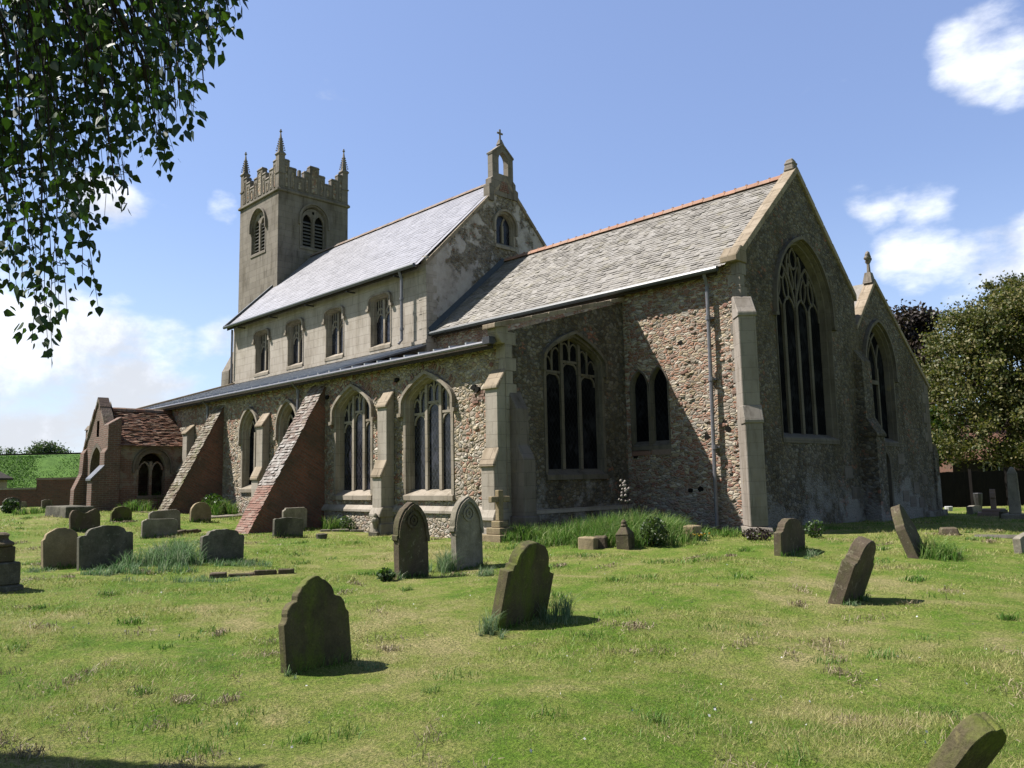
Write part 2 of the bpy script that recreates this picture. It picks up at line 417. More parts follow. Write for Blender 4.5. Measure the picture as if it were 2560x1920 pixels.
M['tile'] = island_mat('clay_tile', [(0, (.13, .065, .045)), (.3, (.25, .12, .075)), (.55, (.33, .16, .10)), (.8, (.38, .25, .17)), (1, (.20, .14, .11))], rough=.85, bump_s=12,
                       strength=.7, lichen=.35, lich_col=(.16, .13, .07))
M['capbrick'] = island_mat('weathered_cap_brick', [(0, (.13, .075, .055)), (.3, (.20, .13, .095)), (.55, (.25, .185, .14)), (.78, (.40, .36, .32)), (1, (.15, .11, .085))], rough=.75, bump_s=10,
                           strength=.8, lichen=.4, lich_col=(.18, .17, .07), spec=.4)
M['palecap'] = island_mat('bleached_cap_brick', [(0, (.13, .09, .07)), (.3, (.23, .185, .155)), (.6, (.33, .295, .26)), (1, (.42, .39, .355))], rough=.75, bump_s=10, strength=.8, lichen=.3, lich_col=(.18, .16, .09), spec=.4)
M['mosscap'] = island_mat('mossy_cap_brick', [(0, (.13, .09, .06)), (.35, (.21, .165, .115)), (.65, (.30, .26, .20)), (.85, (.40, .36, .30)), (1, (.14, .12, .075))], rough=.85, bump_s=10, strength=.9, lichen=.65, lich_col=(.15, .16, .05), spec=.2)
M['redcap'] = island_mat('red_cap_brick', [(0, (.26, .13, .095)), (.5, (.31, .18, .135)), (1, (.32, .24, .19))], rough=.9, bump_s=12, strength=.7)
M['ridge'] = island_mat('terracotta_ridge', [(0, (.40, .20, .125)), (.6, (.46, .26, .17)), (1, (.38, .24, .17))], rough=.8, bump_s=18, strength=.4)
M['ridge_old'] = island_mat('weathered_ridge', [(0, (.28, .19, .145)), (.6, (.34, .25, .20)), (1, (.26, .21, .175))], rough=.85, bump_s=18, strength=.4)
M['lead'] = plain_mat('sheet_lead', (.15, .152, .16), (.105, .107, .115), 5, .42, .25, .5)
M['lead_roll'] = plain_mat('bright_lead_roll', (.62, .63, .65), (.5, .51, .53), 5, .4, .15, .5)
M['gutter'] = plain_mat('grey_green_gutter', (.075, .085, .085), (.055, .062, .062), 6, .45, .1, .5)
M['pipe'] = plain_mat('grey_pipe', (.22, .215, .235), (.16, .155, .17), 8, .45, .15, .5)
M['iron'] = plain_mat('black_iron', (.02, .02, .022), (.035, .03, .03), 12, .5, .2, .5)
M['white_iron'] = plain_mat('pale_painted_iron', (.42, .42, .44), (.30, .30, .32), 12, .5, .2, .5)
M['dark'] = plain_mat('dark_void', (.012, .011, .010), (.02, .018, .015), 4, .95, .1, .1)
M['louvre'] = plain_mat('weathered_louvre', (.20, .19, .175), (.13, .125, .115), 9, .85, .3, .2)
M['door'] = plain_mat('grey_oak', (.115, .11, .115), (.07, .065, .065), 7, .8, .4, .3)
M['wood'] = plain_mat('dark_timber', (.06, .045, .032), (.035, .028, .02), 6, .85, .4, .2)
M['glass'] = glass_mat('leaded_glass')
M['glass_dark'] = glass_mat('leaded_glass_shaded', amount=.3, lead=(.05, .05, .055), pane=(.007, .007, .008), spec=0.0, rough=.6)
M['fence'] = plain_mat('shade_dark_board', (.008, .006, .005), (.013, .010, .008), 5, .9, .3, .2)  # dark board sunk to near black, the trees' shade put into its colour
M['roof_red'] = brick_mat('cottage_pantile', (.34, .17, .11), (.25, .12, .085), (.11, .07, .05), .3)
M['white'] = plain_mat('white_paint', (.62, .62, .60), (.5, .5, .48), 5, .7, .1)
M['grave_green'] = grave_mat('mossed_gravestone', (.15, .125, .07), (.055, .05, .028), (.30, .27, .10), .4, (.15, .185, .03), .9)
M['grave_brown'] = grave_mat('brown_gravestone', (.17, .13, .09), (.07, .055, .04), (.36, .32, .22), .6, (.12, .135, .045), .6)
M['grave_grey'] = grave_mat('grey_gravestone', (.40, .355, .28), (.20, .175, .135), (.52, .47, .37), .5, (.12, .115, .06), .4, .8)
M['grave_tan'] = grave_mat('tan_gravestone', (.42, .33, .20), (.17, .135, .085), (.42, .32, .15), .55, (.14, .13, .06), .3, .6)
M['grave_dark'] = grave_mat('dark_gravestone', (.22, .20, .155), (.07, .064, .05), (.36, .35, .28), .5, (.06, .075, .04), .45, .8)
M['grave_pink'] = grave_mat('pink_granite', (.38, .27, .21), (.30, .20, .155), (.45, .36, .30), .3, (.3, .24, .18), .1, .4)
M['bark'] = plain_mat('bark', (.10, .075, .055), (.05, .04, .03), 14, .95, .9, .1)
M['birch_bark'] = plain_mat('birch_bark', (.42, .40, .36), (.08, .065, .055), 6, .85, .5, .2)
M['twig'] = plain_mat('dark_twig', (.045, .03, .022), (.03, .02, .015), 20, .8, .3, .2)
M['birch_leaf'] = leaf_mat('birch_leaf', [(0, (.026, .056, .014)), (.6, (.042, .085, .017)), (1, (.07, .125, .025))], .26, .55)
M['tree_leaf'] = leaf_mat('olive_leaf', [(0, (.06, .085, .02)), (.4, (.125, .135, .035)), (.75, (.19, .17, .05)), (1, (.27, .22, .09))], .25, .6)
M['copper_leaf'] = leaf_mat('copper_leaf', [(0, (.030, .020, .018)), (.6, (.052, .032, .028)), (1, (.07, .05, .035))], .15, .5)
M['green_leaf'] = leaf_mat('green_leaf', [(0, (.035, .075, .015)), (.6, (.06, .115, .022)), (1, (.09, .14, .035))], .3, .5)
M['bank_leaf'] = leaf_mat('bank_weed', [(0, (.03, .085, .012)), (.6, (.055, .13, .02)), (1, (.085, .17, .035))], .3, .8)
M['pale_leaf'] = leaf_mat('grey_green_leaf', [(0, (.07, .105, .055)), (.6, (.10, .145, .075)), (1, (.13, .17, .09))], .3, .5)
M['ivy'] = leaf_mat('ivy_leaf', [(0, (.03, .06, .012)), (.6, (.07, .11, .03)), (1, (.16, .19, .09))], .2, .35)
M['seed'] = plain_mat('dry_seedhead', (.33, .29, .25), (.22, .19, .17), 10, .9, .3)
M['yellow'] = plain_mat('yellow_petal', (.75, .42, .02), (.6, .3, .02), 10, .7, .1)


def grass_ground_mat():
    m, nt, out = new_mat('mown_grass')
    c = obj_coord(nt)
    n1 = noise(nt, c, .33, 6, .62)
    n2 = noise(nt, c, 1.5, 7, .68)
    n3 = noise(nt, c, 7.0, 6, .7)
    n4 = noise(nt, c, 38.0, 5, .7)
    col = ramp(nt, math_(nt, 'ADD', math_(nt, 'MULTIPLY', n1, .5), math_(nt, 'MULTIPLY', n2, .5)),
               [(.36, (.08, .19, .016)), (.45, (.19, .31, .034)), (.52, (.34, .375, .09)), (.60, (.54, .45, .21))])
    col = mix(nt, rng_(nt, n3, .46, .72, 0, .6), col, (.42, .35, .155))
    col = mix(nt, rng_(nt, n4, .36, .66, .7, 0), col, (.065, .115, .016))
    h = math_(nt, 'ADD', math_(nt, 'MULTIPLY', n3, .8), n4)
    finish(nt, out, col, .95, h, 1.0, .05, spec=.1)
    return m


def blade_mat(name, stops, dry=(.25, .215, .11), dry_amt=.55, trans=.35, patch=1.0):
    m, nt, out = new_mat(name)
    c = obj_coord(nt)
    ri = node(nt, 'ShaderNodeNewGeometry').outputs['Random Per Island']
    n1 = noise(nt, c, .45, 6, .62)
    n2 = noise(nt, c, 2.6, 6, .68)
    col = ramp(nt, ri, stops)
    dm = rng_(nt, math_(nt, 'ADD', math_(nt, 'MULTIPLY', n1, .5), math_(nt, 'MULTIPLY', n2, .5)), .455, .60, 0, dry_amt)
    col = mix(nt, dm, col, dry)
    col = mix(nt, 1.0, col, (ALB, ALB, ALB), 'MULTIPLY')
    b = node(nt, 'ShaderNodeBsdfPrincipled', {'Base Color': col, 'Roughness': .6, 'Specular IOR Level': .3})
    t = node(nt, 'ShaderNodeBsdfTranslucent', {'Color': col})
    mx = node(nt, 'ShaderNodeMixShader', {0: trans, 1: b.outputs[0], 2: t.outputs[0]})
    nt.links.new(mx.outputs[0], out.inputs[0])
    return m


M['ground'] = grass_ground_mat()
M['bank'] = plain_mat('bank_grass', (.10, .19, .035), (.06, .125, .022), 1.2, .95, .5, .1)
M['blade'] = blade_mat('grass_blade', [(0, (.085, .20, .014)), (.4, (.215, .325, .036)), (.8, (.37, .42, .08)), (1, (.60, .50, .23))], dry=(.62, .52, .25), dry_amt=.88)
M['tall_blade'] = blade_mat('tall_grass_blade', [(0, (.06, .17, .016)), (.45, (.13, .29, .03)), (.8, (.23, .38, .07)), (.9, (.32, .40, .12)), (1, (.50, .43, .22))], dry=(.22, .30, .09), dry_amt=.4)
M['blue_blade'] = blade_mat('grey_green_blade', [(0, (.08, .20, .05)), (.5, (.18, .33, .12)), (.8, (.32, .45, .24)), (1, (.48, .50, .34))], dry=(.22, .25, .15), dry_amt=.4)
M['straw'] = blade_mat('mowing_straw', [(0, (.17, .13, .075)), (.5, (.32, .25, .145)), (1, (.46, .38, .23))], dry_amt=0, trans=.15)


# ---------------------------------------------------------------- mesh helpers
def tag(o, label=None, cat=None, group=None, kind=None):
    for k, v in (('label', label), ('category', cat), ('group', group), ('kind', kind)):
        if v:
            o[k] = v
    return o


def empty(name, loc):
    o = bpy.data.objects.new(name, None)
    o.empty_display_size = .3
    o.location = loc
    COL.objects.link(o)
    return o


def box_uv(me):
    nl = len(me.loops)
    if nl == 0:
        return
    uvl = me.uv_layers.new(name='UVMap')
    co = np.empty(len(me.vertices) * 3)
    me.vertices.foreach_get('co', co)
    co = co.reshape(-1, 3)
    li = np.empty(nl, np.int32)
    me.loops.foreach_get('vertex_index', li)
    npoly = len(me.polygons)
    nr = np.empty(npoly * 3)
    me.polygons.foreach_get('normal', nr)
    nr = nr.reshape(-1, 3)
    lt = np.empty(npoly, np.int32)
    me.polygons.foreach_get('loop_total', lt)
    nn = np.repeat(nr, lt, axis=0)
    h = np.hypot(nn[:, 0], nn[:, 1])
    flat = h < .15
    ux = np.where(flat, 1.0, -nn[:, 1] / np.maximum(h, 1e-6))
    uy = np.where(flat, 0.0, nn[:, 0] / np.maximum(h, 1e-6))
    # snap the tangent so that neighbouring facets share one layout
    vx = nn[:, 1] * 0 - nn[:, 2] * uy
    vy = nn[:, 2] * ux - nn[:, 0] * 0
    vz = nn[:, 0] * uy - nn[:, 1] * ux
    p = co[li]
    uv = np.stack([p[:, 0] * ux + p[:, 1] * uy, p[:, 0] * vx + p[:, 1] * vy + p[:, 2] * vz], 1)
    uvl.data.foreach_set('uv', uv.astype(np.float32).ravel())


class MB:
    def __init__(s):
        s.v, s.f, s.m, s.mats = [], [], [], []

    def mi(s, mat):
        if mat not in s.mats:
            s.mats.append(mat)
        return s.mats.index(mat)

    def add(s, verts, faces, mat):
        o = len(s.v)
        k = s.mi(mat)
        s.v += [tuple(v) for v in verts]
        for f in faces:
            s.f.append(tuple(o + i for i in f))
            s.m.append(k)
        return o

    def hexa(s, p, mat):                                  # eight corners: bottom ring of four, top ring of four
        s.add(p, [(3, 2, 1, 0), (4, 5, 6, 7), (0, 1, 5, 4), (1, 2, 6, 5), (2, 3, 7, 6), (3, 0, 4, 7)], mat)

    def box(s, x0, x1, y0, y1, z0, z1, mat):
        s.hexa([(x0, y0, z0), (x1, y0, z0), (x1, y1, z0), (x0, y1, z0), (x0, y0, z1), (x1, y0, z1), (x1, y1, z1), (x0, y1, z1)], mat)

    def tube(s, pts, rad, mat, n=8, cap=True):
        pts = [Vector(p) for p in pts]
        if not isinstance(rad, (list, tuple)):
            rad = [rad] * len(pts)
        rings = []
        for i, p in enumerate(pts):
            t = (pts[min(i + 1, len(pts) - 1)] - pts[max(i - 1, 0)]).normalized()
            a = t.cross(Vector((0, 0, 1)) if abs(t.z) < .9 else Vector((1, 0, 0))).normalized()
            b = t.cross(a)
            rings.append([p + (a * math.cos(k * 2 * math.pi / n) + b * math.sin(k * 2 * math.pi / n)) * rad[i] for k in range(n)])
        vs = [q for r in rings for q in r]
        fs = []
        for i in range(len(pts) - 1):
            for k in range(n):
                k2 = (k + 1) % n
                fs.append((i * n + k, i * n + k2, (i + 1) * n + k2, (i + 1) * n + k))
        if cap:
            fs.append(tuple(range(n - 1, -1, -1)))
            fs.append(tuple((len(pts) - 1) * n + k for k in range(n)))
        s.add(vs, fs, mat)

    def lathe(s, cx, cy, prof, mat, n=10, rot=0.0):       # prof: (radius, z)
        vs, fs = [], []
        for r, z in prof:
            vs += [(cx + r * math.cos(rot + 2 * math.pi * k / n), cy + r * math.sin(rot + 2 * math.pi * k / n), z) for k in range(n)]
        for i in range(len(prof) - 1):
            for k in range(n):
                k2 = (k + 1) % n
                fs.append((i * n + k, i * n + k2, (i + 1) * n + k2, (i + 1) * n + k))
        fs.append(tuple(range(n - 1, -1, -1)))
        fs.append(tuple((len(prof) - 1) * n + k for k in range(n)))
        s.add(vs, fs, mat)

    def prism(s, fr, poly, d0, d1, mat):                  # a polygon (u, v) of a frame, extruded between two depths
        n = len(poly)
        area = sum(poly[i][0] * poly[(i + 1) % n][1] - poly[(i + 1) % n][0] * poly[i][1] for i in range(n))
        if area < 0:
            poly = poly[::-1]
        tris = tessellate_polygon([[Vector((u, v, 0)) for u, v in poly]])
        vs = [fr(u, v, d0) for u, v in poly] + [fr(u, v, d1) for u, v in poly]
        fs = []
        for t in tris:
            a, b, c = t
            cr = (poly[b][0] - poly[a][0]) * (poly[c][1] - poly[a][1]) - (poly[b][1] - poly[a][1]) * (poly[c][0] - poly[a][0])
            if cr < 0:
                a, b, c = c, b, a
            fs.append((a, b, c))
            fs.append((c + n, b + n, a + n))
        for i in range(n):
            j = (i + 1) % n
            fs.append((j, i, i + n, j + n))
        s.add(vs, fs, mat)

    def sheet(s, fr, outer, holes, mat, d=0.0):
        loops = [[Vector((u, v, 0)) for u, v in outer]] + [[Vector((u, v, 0)) for u, v in h] for h in holes]
        flat = [p for lp in loops for p in lp]
        tris = tessellate_polygon(loops)
        fs = []
        for a, b, c in tris:
            pa, pb, pc = flat[a], flat[b], flat[c]
            cr = (pb.x - pa.x) * (pc.y - pa.y) - (pb.y - pa.y) * (pc.x - pa.x)
            if abs(cr) < 1e-9:
                continue
            fs.append((a, b, c) if cr > 0 else (c, b, a))
        s.add([fr(p.x, p.y, d) for p in flat], fs, mat)

    def bridge(s, A, B, mat, closed=False):
        n = len(A)
        rng = range(n if closed else n - 1)
        s.add(list(A) + list(B), [(i, (i + 1) % n, (i + 1) % n + n, i + n) for i in rng], mat)

    def bar(s, fr, pts, w, d0, d1, mat, closed=False):    # rectangular section swept along a line in a frame
        n = len(pts)
        P = [Vector((p[0], p[1])) for p in pts]
        L, R = [], []
        for i in range(n):
            a = P[(i - 1) % n] if (closed or i > 0) else P[i]
            b = P[(i + 1) % n] if (closed or i < n - 1) else P[i]
            t = (b - a)
            t = t.normalized() if t.length > 1e-9 else Vector((0, 1))
            nn = Vector((-t.y, t.x))
            L.append(P[i] + nn * w / 2)
            R.append(P[i] - nn * w / 2)
        f0 = [[fr(p.x, p.y, d0) for p in X] for X in (L, R)]
        f1 = [[fr(p.x, p.y, d1) for p in X] for X in (L, R)]
        s.bridge(f0[0], f0[1], mat, closed)
        s.bridge(f1[1], f1[0], mat, closed)
        s.bridge(f1[0], f0[0], mat, closed)
        s.bridge(f0[1], f1[1], mat, closed)
        if not closed:
            for i in (0, n - 1):
                s.add([f0[0][i], f0[1][i], f1[1][i], f1[0][i]], [(0, 1, 2, 3)], mat)

    def build(s, name, parent=None, loc=None, bevel=0.0, smooth=False, uv=True):
        me = bpy.data.meshes.new(name)
        me.from_pydata(s.v, [], s.f)
        for m in s.mats:
            me.materials.append(m)
        if len(s.mats) > 1:
            me.polygons.foreach_set('material_index', np.array(s.m, np.int32))
        me.update()
        if uv:
            box_uv(me)
        if smooth:
            me.polygons.foreach_set('use_smooth', np.ones(len(me.polygons), bool))
        o = bpy.data.objects.new(name, me)
        COL.objects.link(o)
        if parent is not None:
            o.parent = parent
        if loc is not None:
            o.location = loc
        if bevel:
            b = o.modifiers.new('bevel', 'BEVEL')
            b.width = bevel
            b.segments = 1
            b.limit_method = 'ANGLE'
        return o


def np_mesh(name, V, F, mat, parent=None, loc=None, smooth=False):
    """Many small equal faces as one mesh: V (n,3), F (m,k)."""
    me = bpy.data.meshes.new(name)
    V = np.asarray(V, np.float32)
    F = np.asarray(F, np.int32)
    k = F.shape[1]
    me.vertices.add(len(V))
    me.vertices.foreach_set('co', V.ravel())
    me.loops.add(F.size)
    me.loops.foreach_set('vertex_index', F.ravel())
    me.polygons.add(len(F))
    me.polygons.foreach_set('loop_start', np.arange(0, F.size, k, dtype=np.int32))
    me.polygons.foreach_set('loop_total', np.full(len(F), k, np.int32))
    if smooth:
        me.polygons.foreach_set('use_smooth', np.ones(len(F), bool))
    me.materials.append(mat)
    me.update(calc_edges=True)
    o = bpy.data.objects.new(name, me)
    COL.objects.link(o)
    if parent is not None:
        o.parent = parent
    if loc is not None:
        o.location = loc
    return o


def frS(y):
    return lambda u, v, d=0.0: (u, y + d, v)              # wall facing south; depth runs into the wall


def frE(x):
    return lambda u, v, d=0.0: (x - d, u, v)              # wall facing east


# ================================================================= THE CHURCH
rnd = random.Random(11)
LC = Vector((-20.0, 17.0, .3))
church = empty('parish_church', LC)
tag(church, 'flint and limestone church with slate roofs, big traceried windows and battlemented west tower', 'church')


def part(mb, name, parent=None, bevel=0.0, smooth=False):
    """A part of the church (verts are written in world metres), or a part of a part."""
    if parent is None:
        return mb.build(name, church, -LC, bevel, smooth)
    return mb.build(name, parent, None, bevel, smooth)


def arch_pts(cu, hw, sill, spring, rise, n=10, kind='two'):
    left = []
    for i in range(n + 1):
        t = i / n
        if kind == 'two':
            R = (hw * hw + rise * rise) / (2 * hw)
            a1 = math.asin(min(1.0, rise / R))
            a = t * a1
            left.append((-hw + R - R * math.cos(a), R * math.sin(a)))
        elif kind == 'round':
            a = t * math.pi / 2
            left.append((-hw * math.cos(a), rise * math.sin(a)))
        elif kind == 'flat':
            s_ = t ** 2.2
            left.append((-hw * (1 - s_), rise * (1 - (1 - s_) ** 4.5) ** .6))
        else:
            s_ = t ** 1.6
            left.append((-hw * (1 - s_), rise * (.48 * s_ + .52 * math.sqrt(max(0, 1 - (1 - s_) ** 2)))))
    pts = [(cu - hw, sill)] + [(cu + x, spring + y) for x, y in left] + [(cu - x, spring + y) for x, y in left[-2::-1]] + [(cu + hw, sill)]
    return pts


def arch_h(pts, u):
    best = None
    for (a, b), (c, d) in zip(pts[1:-2], pts[2:-1]):
        if min(a, c) - 1e-6 <= u <= max(a, c) + 1e-6 and abs(c - a) > 1e-6:
            v = b + (d - b) * (u - a) / (c - a)
            best = v if best is None else max(best, v)
    return best if best is not None else pts[1][1]


def clip_in(pts, outline):
    out = []
    for p in pts:
        if abs(p[0]) < 1e9 and outline[0][0] - 1e-6 <= p[0] <= outline[-1][0] + 1e-6 and p[1] <= arch_h(outline, p[0]) + .02:
            out.append(p)
        elif out:
            break
    return out


def loop_pts(cx, cz, w, h, lean=0.0, n=14):               # a pointed dagger loop
    L = []
    for i in range(n):
        t = i / n * 2 * math.pi
        s_ = math.sin(t)
        x = w * math.cos(t) * (1 - .55 * max(0, s_) ** 2)
        L.append((cx + x + lean * s_, cz + h * s_))
    return L


def window(fr, name, cu, hw, sill, spring, rise, style, kind='two', recess=.36, splay=.15, ring=.15, hood=True, mat=None, glass='glass', stops=True, sill_out=.07,
           light_z=None):
    mat = mat or M['dress']
    n = 10
    A = lambda e, d, er=None: [fr(u, v, d) for u, v in arch_pts(cu, hw + e, sill, spring, rise + (e if er is None else er), n, kind)]
    gw = hw - splay
    gl = arch_pts(cu, gw, sill + .10, spring, rise - splay, n, kind)
    mb = MB()
    deep = [fr(u, v, recess + .07) for u, v in gl]
    deep[0], deep[-1] = fr(cu - gw, sill, recess + .07), fr(cu + gw, sill, recess + .07)
    mid = [Vector(a).lerp(Vector(b), .5) for a, b in zip(A(0, -.022), deep)]
    step = [Vector(a) for a in A(-.3 * splay, recess * .35)]
    mb.bridge(A(0, -.022), A(ring, -.022), mat)
    mb.bridge(step, A(0, -.022), mat)
    mb.bridge(A(-.55 * splay, recess * .42), step, mat)
    mb.bridge(deep, A(-.55 * splay, recess * .42), mat)
    mb.bridge(A(ring, -.022), A(ring, .03), mat)
    # weathered sill
    a0, a1 = cu - hw - ring, cu + hw + ring
    mb.add([fr(a0, sill - .16, -sill_out), fr(a1, sill - .16, -sill_out), fr(a1, sill - .04, -sill_out), fr(a0, sill - .04, -sill_out),
            fr(cu + gw, sill + .14, recess + .07), fr(cu - gw, sill + .14, recess + .07), fr(a1, sill + .0, .0), fr(a0, sill + .0, .0), fr(a0, sill - .16, .02), fr(a1, sill - .16, .02)],
           [(0, 1, 2, 3), (3, 2, 6, 7), (7, 6, 4, 5), (8, 9, 1, 0), (0, 3, 7, 8), (1, 9, 6, 2)], mat)
    w = part(mb, name)
    if hood:
        hb = MB()
        hp = arch_pts(cu, hw + ring + .03, spring - .30, spring, rise + ring + .03, n, kind)
        hb.bar(fr, hp, .085, -.115, .01, mat)
        if stops:
            for p in (hp[0], hp[-1]):
                s_ = 1 if p is hp[-1] else -1
                hb.bar(fr, [(p[0] - s_ * .03, p[1]), (p[0] + s_ * .12, p[1] - .02)], .10, -.125, .012, mat)
        part(hb, 'hood_mould', w)
    tb = MB()
    d0, d1 = recess - .05, recess + .10
    tick = [0]
    plain_bar = tb.bar

    def own_depth(fr_, pts_, w_, a_, b_, mat_, closed=False):
        tick[0] += 1                                      # no two bars share a plane
        plain_bar(fr_, pts_, w_, a_ + .0011 * (tick[0] % 13), b_ - .0013 * (tick[0] % 11), mat_, closed)

    tb.bar = own_depth

    def head(c, half, spr, ris, wd=.055, k='two', d=None):
        p = arch_pts(c, half, spr - .02, spr, ris, 5, k)
        p = clip_in(p, gl)
        if len(p) > 2:
            tb.bar(fr, p, wd, d0 + .035, d1 - .02, mat)

    def mull(u, v0, v1, wd=.105, dd=0.0):
        tb.bar(fr, [(u, v0), (u, v1)], wd, d0 + dd, d1 - dd * .5, mat)

    if style == 'perp3':
        lw = gw * 2 / 3
        zs = light_z or (spring - .40, spring - .12, spring - .40)
        for k in (-1, 1):
            u = cu + k * lw / 2
            mull(u, sill + .1, arch_h(gl, u) + .02)
        for i in (-1, 0, 1):
            c = cu + i * lw
            zt = zs[i + 1]
            head(c, lw / 2 - .05, zt - .26, .25)
            tb.bar(fr, [(c - lw / 2 + .05, zt + .02), (c + lw / 2 - .05, zt + .02)], .065, d0 + .02, d1, mat)
            mull(c, zt, arch_h(gl, c) + .02, .06, .03)
            for q in (-.5, .5):
                cc = c + q * (lw / 2)
                top = min(arch_h(gl, cc - lw * .16), arch_h(gl, cc + lw * .16), arch_h(gl, cc))
                head(cc, lw / 4 - .03, top - .20, .19, .04)
    elif style == 'two':
        mull(cu, sill + .1, spring + rise * .30, .10)
        hh = gw / 2
        zt = (light_z or (spring,))[0]
        for q in (-1, 1):
            head(cu + q * hh, hh - .05, zt - .24, .26)
            head(cu + q * hh, hh - .02, zt - .10, .36, .05)
        for q in (-.75, -.5, -.25, 0, .25, .5, .75):
            u = cu + q * gw
            t = arch_h(gl, u)
            if t - zt > .12:
                mull(u, zt - (.0 if abs(q) != .5 else -.05), t + .01, .045, .04)
    elif style == 'y2':
        mull(cu, sill + .1, spring + .05, .10)
        for q in (-1, 1):
            head(cu + q * gw / 2, gw / 2, spring - .05, .5, .07)
    elif style == 'inter3':
        lw = gw * 2 / 3
        for q in (-1, 1):
            mull(cu + q * lw / 2, sill + .1, spring + .05, .10)
        base = [(x - cu, y) for x, y in gl]
        half = len(base) // 2
        La = base[1:half + 1]
        for q in (1, 2):
            tb.bar(fr, clip_in([(cu + x + q * lw, y) for x, y in La] + [(cu + La[-1][0] + q * lw + .3, La[-1][1] + .12)], gl), .075, d0 + .02, d1 - .02, mat)
            tb.bar(fr, clip_in([(cu - x - q * lw, y) for x, y in La] + [(cu - La[-1][0] - q * lw - .3, La[-1][1] + .12)], gl), .075, d0 + .015, d1 - .025, mat)
        tb.bar(fr, [(cu - gw, spring - .42), (cu + lw / 2, spring - .42)], .13, d0 - .02, d1, mat)
    elif style == 'flow4':
        lw = gw / 2
        for q in (-1, 0, 1):
            mull(cu + q * lw, sill + .1, spring + .12, .125)
        for q in (-1.5, -.5, .5, 1.5):
            head(cu + q * lw, lw / 2 - .03, spring - .12, .52, .065)
        for q in (-1, 1):
            head(cu + q * lw, lw - .02, spring + .05, 1.28, .085)
            for s_ in (-.5, .5):
                tb.bar(fr, loop_pts(cu + q * lw + s_ * lw * .62, spring + .66, .145, .36, -s_ * .10), .055, d0 + .03, d1 - .03, mat, closed=True)
            tb.bar(fr, loop_pts(cu + q * lw * .96, spring + 1.10, .17, .24), .055, d0 + .03, d1 - .03, mat, closed=True)
            tb.bar(fr, clip_in([(cu + q * .02, spring + .12), (cu + q * .10, spring + .5), (cu + q * .34, spring + .95), (cu + q * .40, spring + 1.35), (cu + q * .30, spring + 1.62)], gl), .075, d0 + .02, d1 - .02, mat)
            tb.bar(fr, loop_pts(cu + q * .20, spring + .98, .115, .36, q * .07), .05, d0 + .03, d1 - .03, mat, closed=True)
        tb.bar(fr, loop_pts(cu, spring + 1.52, .20, .30), .06, d0 + .03, d1 - .03, mat, closed=True)
    if tb.v:
        part(tb, 'tracery', w)
    gb = MB()
    gb.sheet(fr, gl, [], M[glass], recess + .02)
    part(gb, 'leaded_glass', w)
    return w


def hole(cu, hw, sill, spring, rise, kind='two', e=.05):
    return arch_pts(cu, hw + e, sill - .05, spring, rise + e, 10, kind)


def slates(mb, fr3, u0, u1, v0, v1, w, h, mat, thick=.012, jit=.25, lift=.022, r=rnd, ragged=0.0):
    """Rows of separate slates; fr3(u, v, n) gives a point u along the eave, v up the slope, n above the roof plane."""
    rows = int(round((v1 - v0) / h))
    h = (v1 - v0) / rows
    for j in range(rows):
        a = v0 + j * h
        u = u0 - (w * .5 if j % 2 else 0) - r.random() * w * .15
        wav = (r.random() - .5) * .012
        while u < u1:
            ww = w * (1 + (r.random() - .5) * jit)
            x0, x1 = max(u, u0), min(u + ww - .004, u1)
            u += ww
            if x1 - x0 < .03:
                continue
            dl = (r.random() - .5) * h * .10 * (1 + ragged) + wav
            t0 = lift + (r.random() - .3) * thick * (1 + ragged * 2)
            tw = (r.random() - .5) * .008 * (1 + ragged * 2)
            mb.add([fr3(x0, a + dl, t0 - thick), fr3(x1, a + dl, t0 - thick + tw), fr3(x1, a + h * 1.12, .001), fr3(x0, a + h * 1.12, .001),
                    fr3(x0, a + dl, t0), fr3(x1, a + dl, t0 + tw), fr3(x1, a + h * 1.12, .004), fr3(x0, a + h * 1.12, .004)],
                   [(4, 5, 6, 7), (0, 1, 5, 4), (1, 2, 6, 5), (3, 0, 4, 7)], mat)


def slope_frame(origin, uvec, upvec):
    o, a, b = Vector(origin), Vector(uvec).normalized(), Vector(upvec).normalized()
    n = a.cross(b)
    return lambda u, v, t=0.0: tuple(o + a * u + b * v + n * t)


def ridge_tiles(mb, x0, x1, y, z, mat, step=.42, crest=True, r=.13, axis='x', rr=rnd):
    n = int((x1 - x0) / step)
    step = (x1 - x0) / n
    for i in range(n):
        a, b = x0 + i * step + .006, x0 + (i + 1) * step - .006
        dz = (rr.random() - .5) * .016
        sec = [(-r, -.10), (-r * .55, .0), (0, .05), (r * .55, .0), (r, -.10), (0, -.03)]
        P = []
        for t in (a, b):
            for sy, sz in sec:
                P.append((t, y + sy, z + sz + dz) if axis == 'x' else (y + sy, t, z + sz + dz))
        k = len(sec)
        fs = [(q, (q + 1) % k, (q + 1) % k + k, q + k) for q in range(k)] + [tuple(range(k - 1, -1, -1)), tuple(range(k, 2 * k))]
        mb.add(P, fs, mat)
        if crest:
            c = b - .05
            if axis == 'x':
                mb.box(c - .03, c + .03, y - .015, y + .015, z + .045 + dz, z + .075 + dz, mat)


def cobble(mb, fr, pts, hgt, mat):
    """One rounded stone standing proud of a wall."""
    cu_ = sum(p[0] for p in pts) / len(pts)
    cv_ = sum(p[1] for p in pts) / len(pts)
    n = len(pts)
    rings = [[fr(cu_ + (p[0] - cu_) * k, cv_ + (p[1] - cv_) * k, d) for p in pts[::-1]] for k, d in ((1.0, .01), (.92, -hgt * .6), (.55, -hgt))]
    vs = [v for r in rings for v in r]
    fs = [(i * n + a, i * n + (a + 1) % n, (i + 1) * n + (a + 1) % n, (i + 1) * n + a) for i in range(2) for a in range(n)]
    fs = [f[::-1] for f in fs] + [tuple(range(2 * n, 3 * n))[::-1]]
    mb.add(vs, fs, mat)


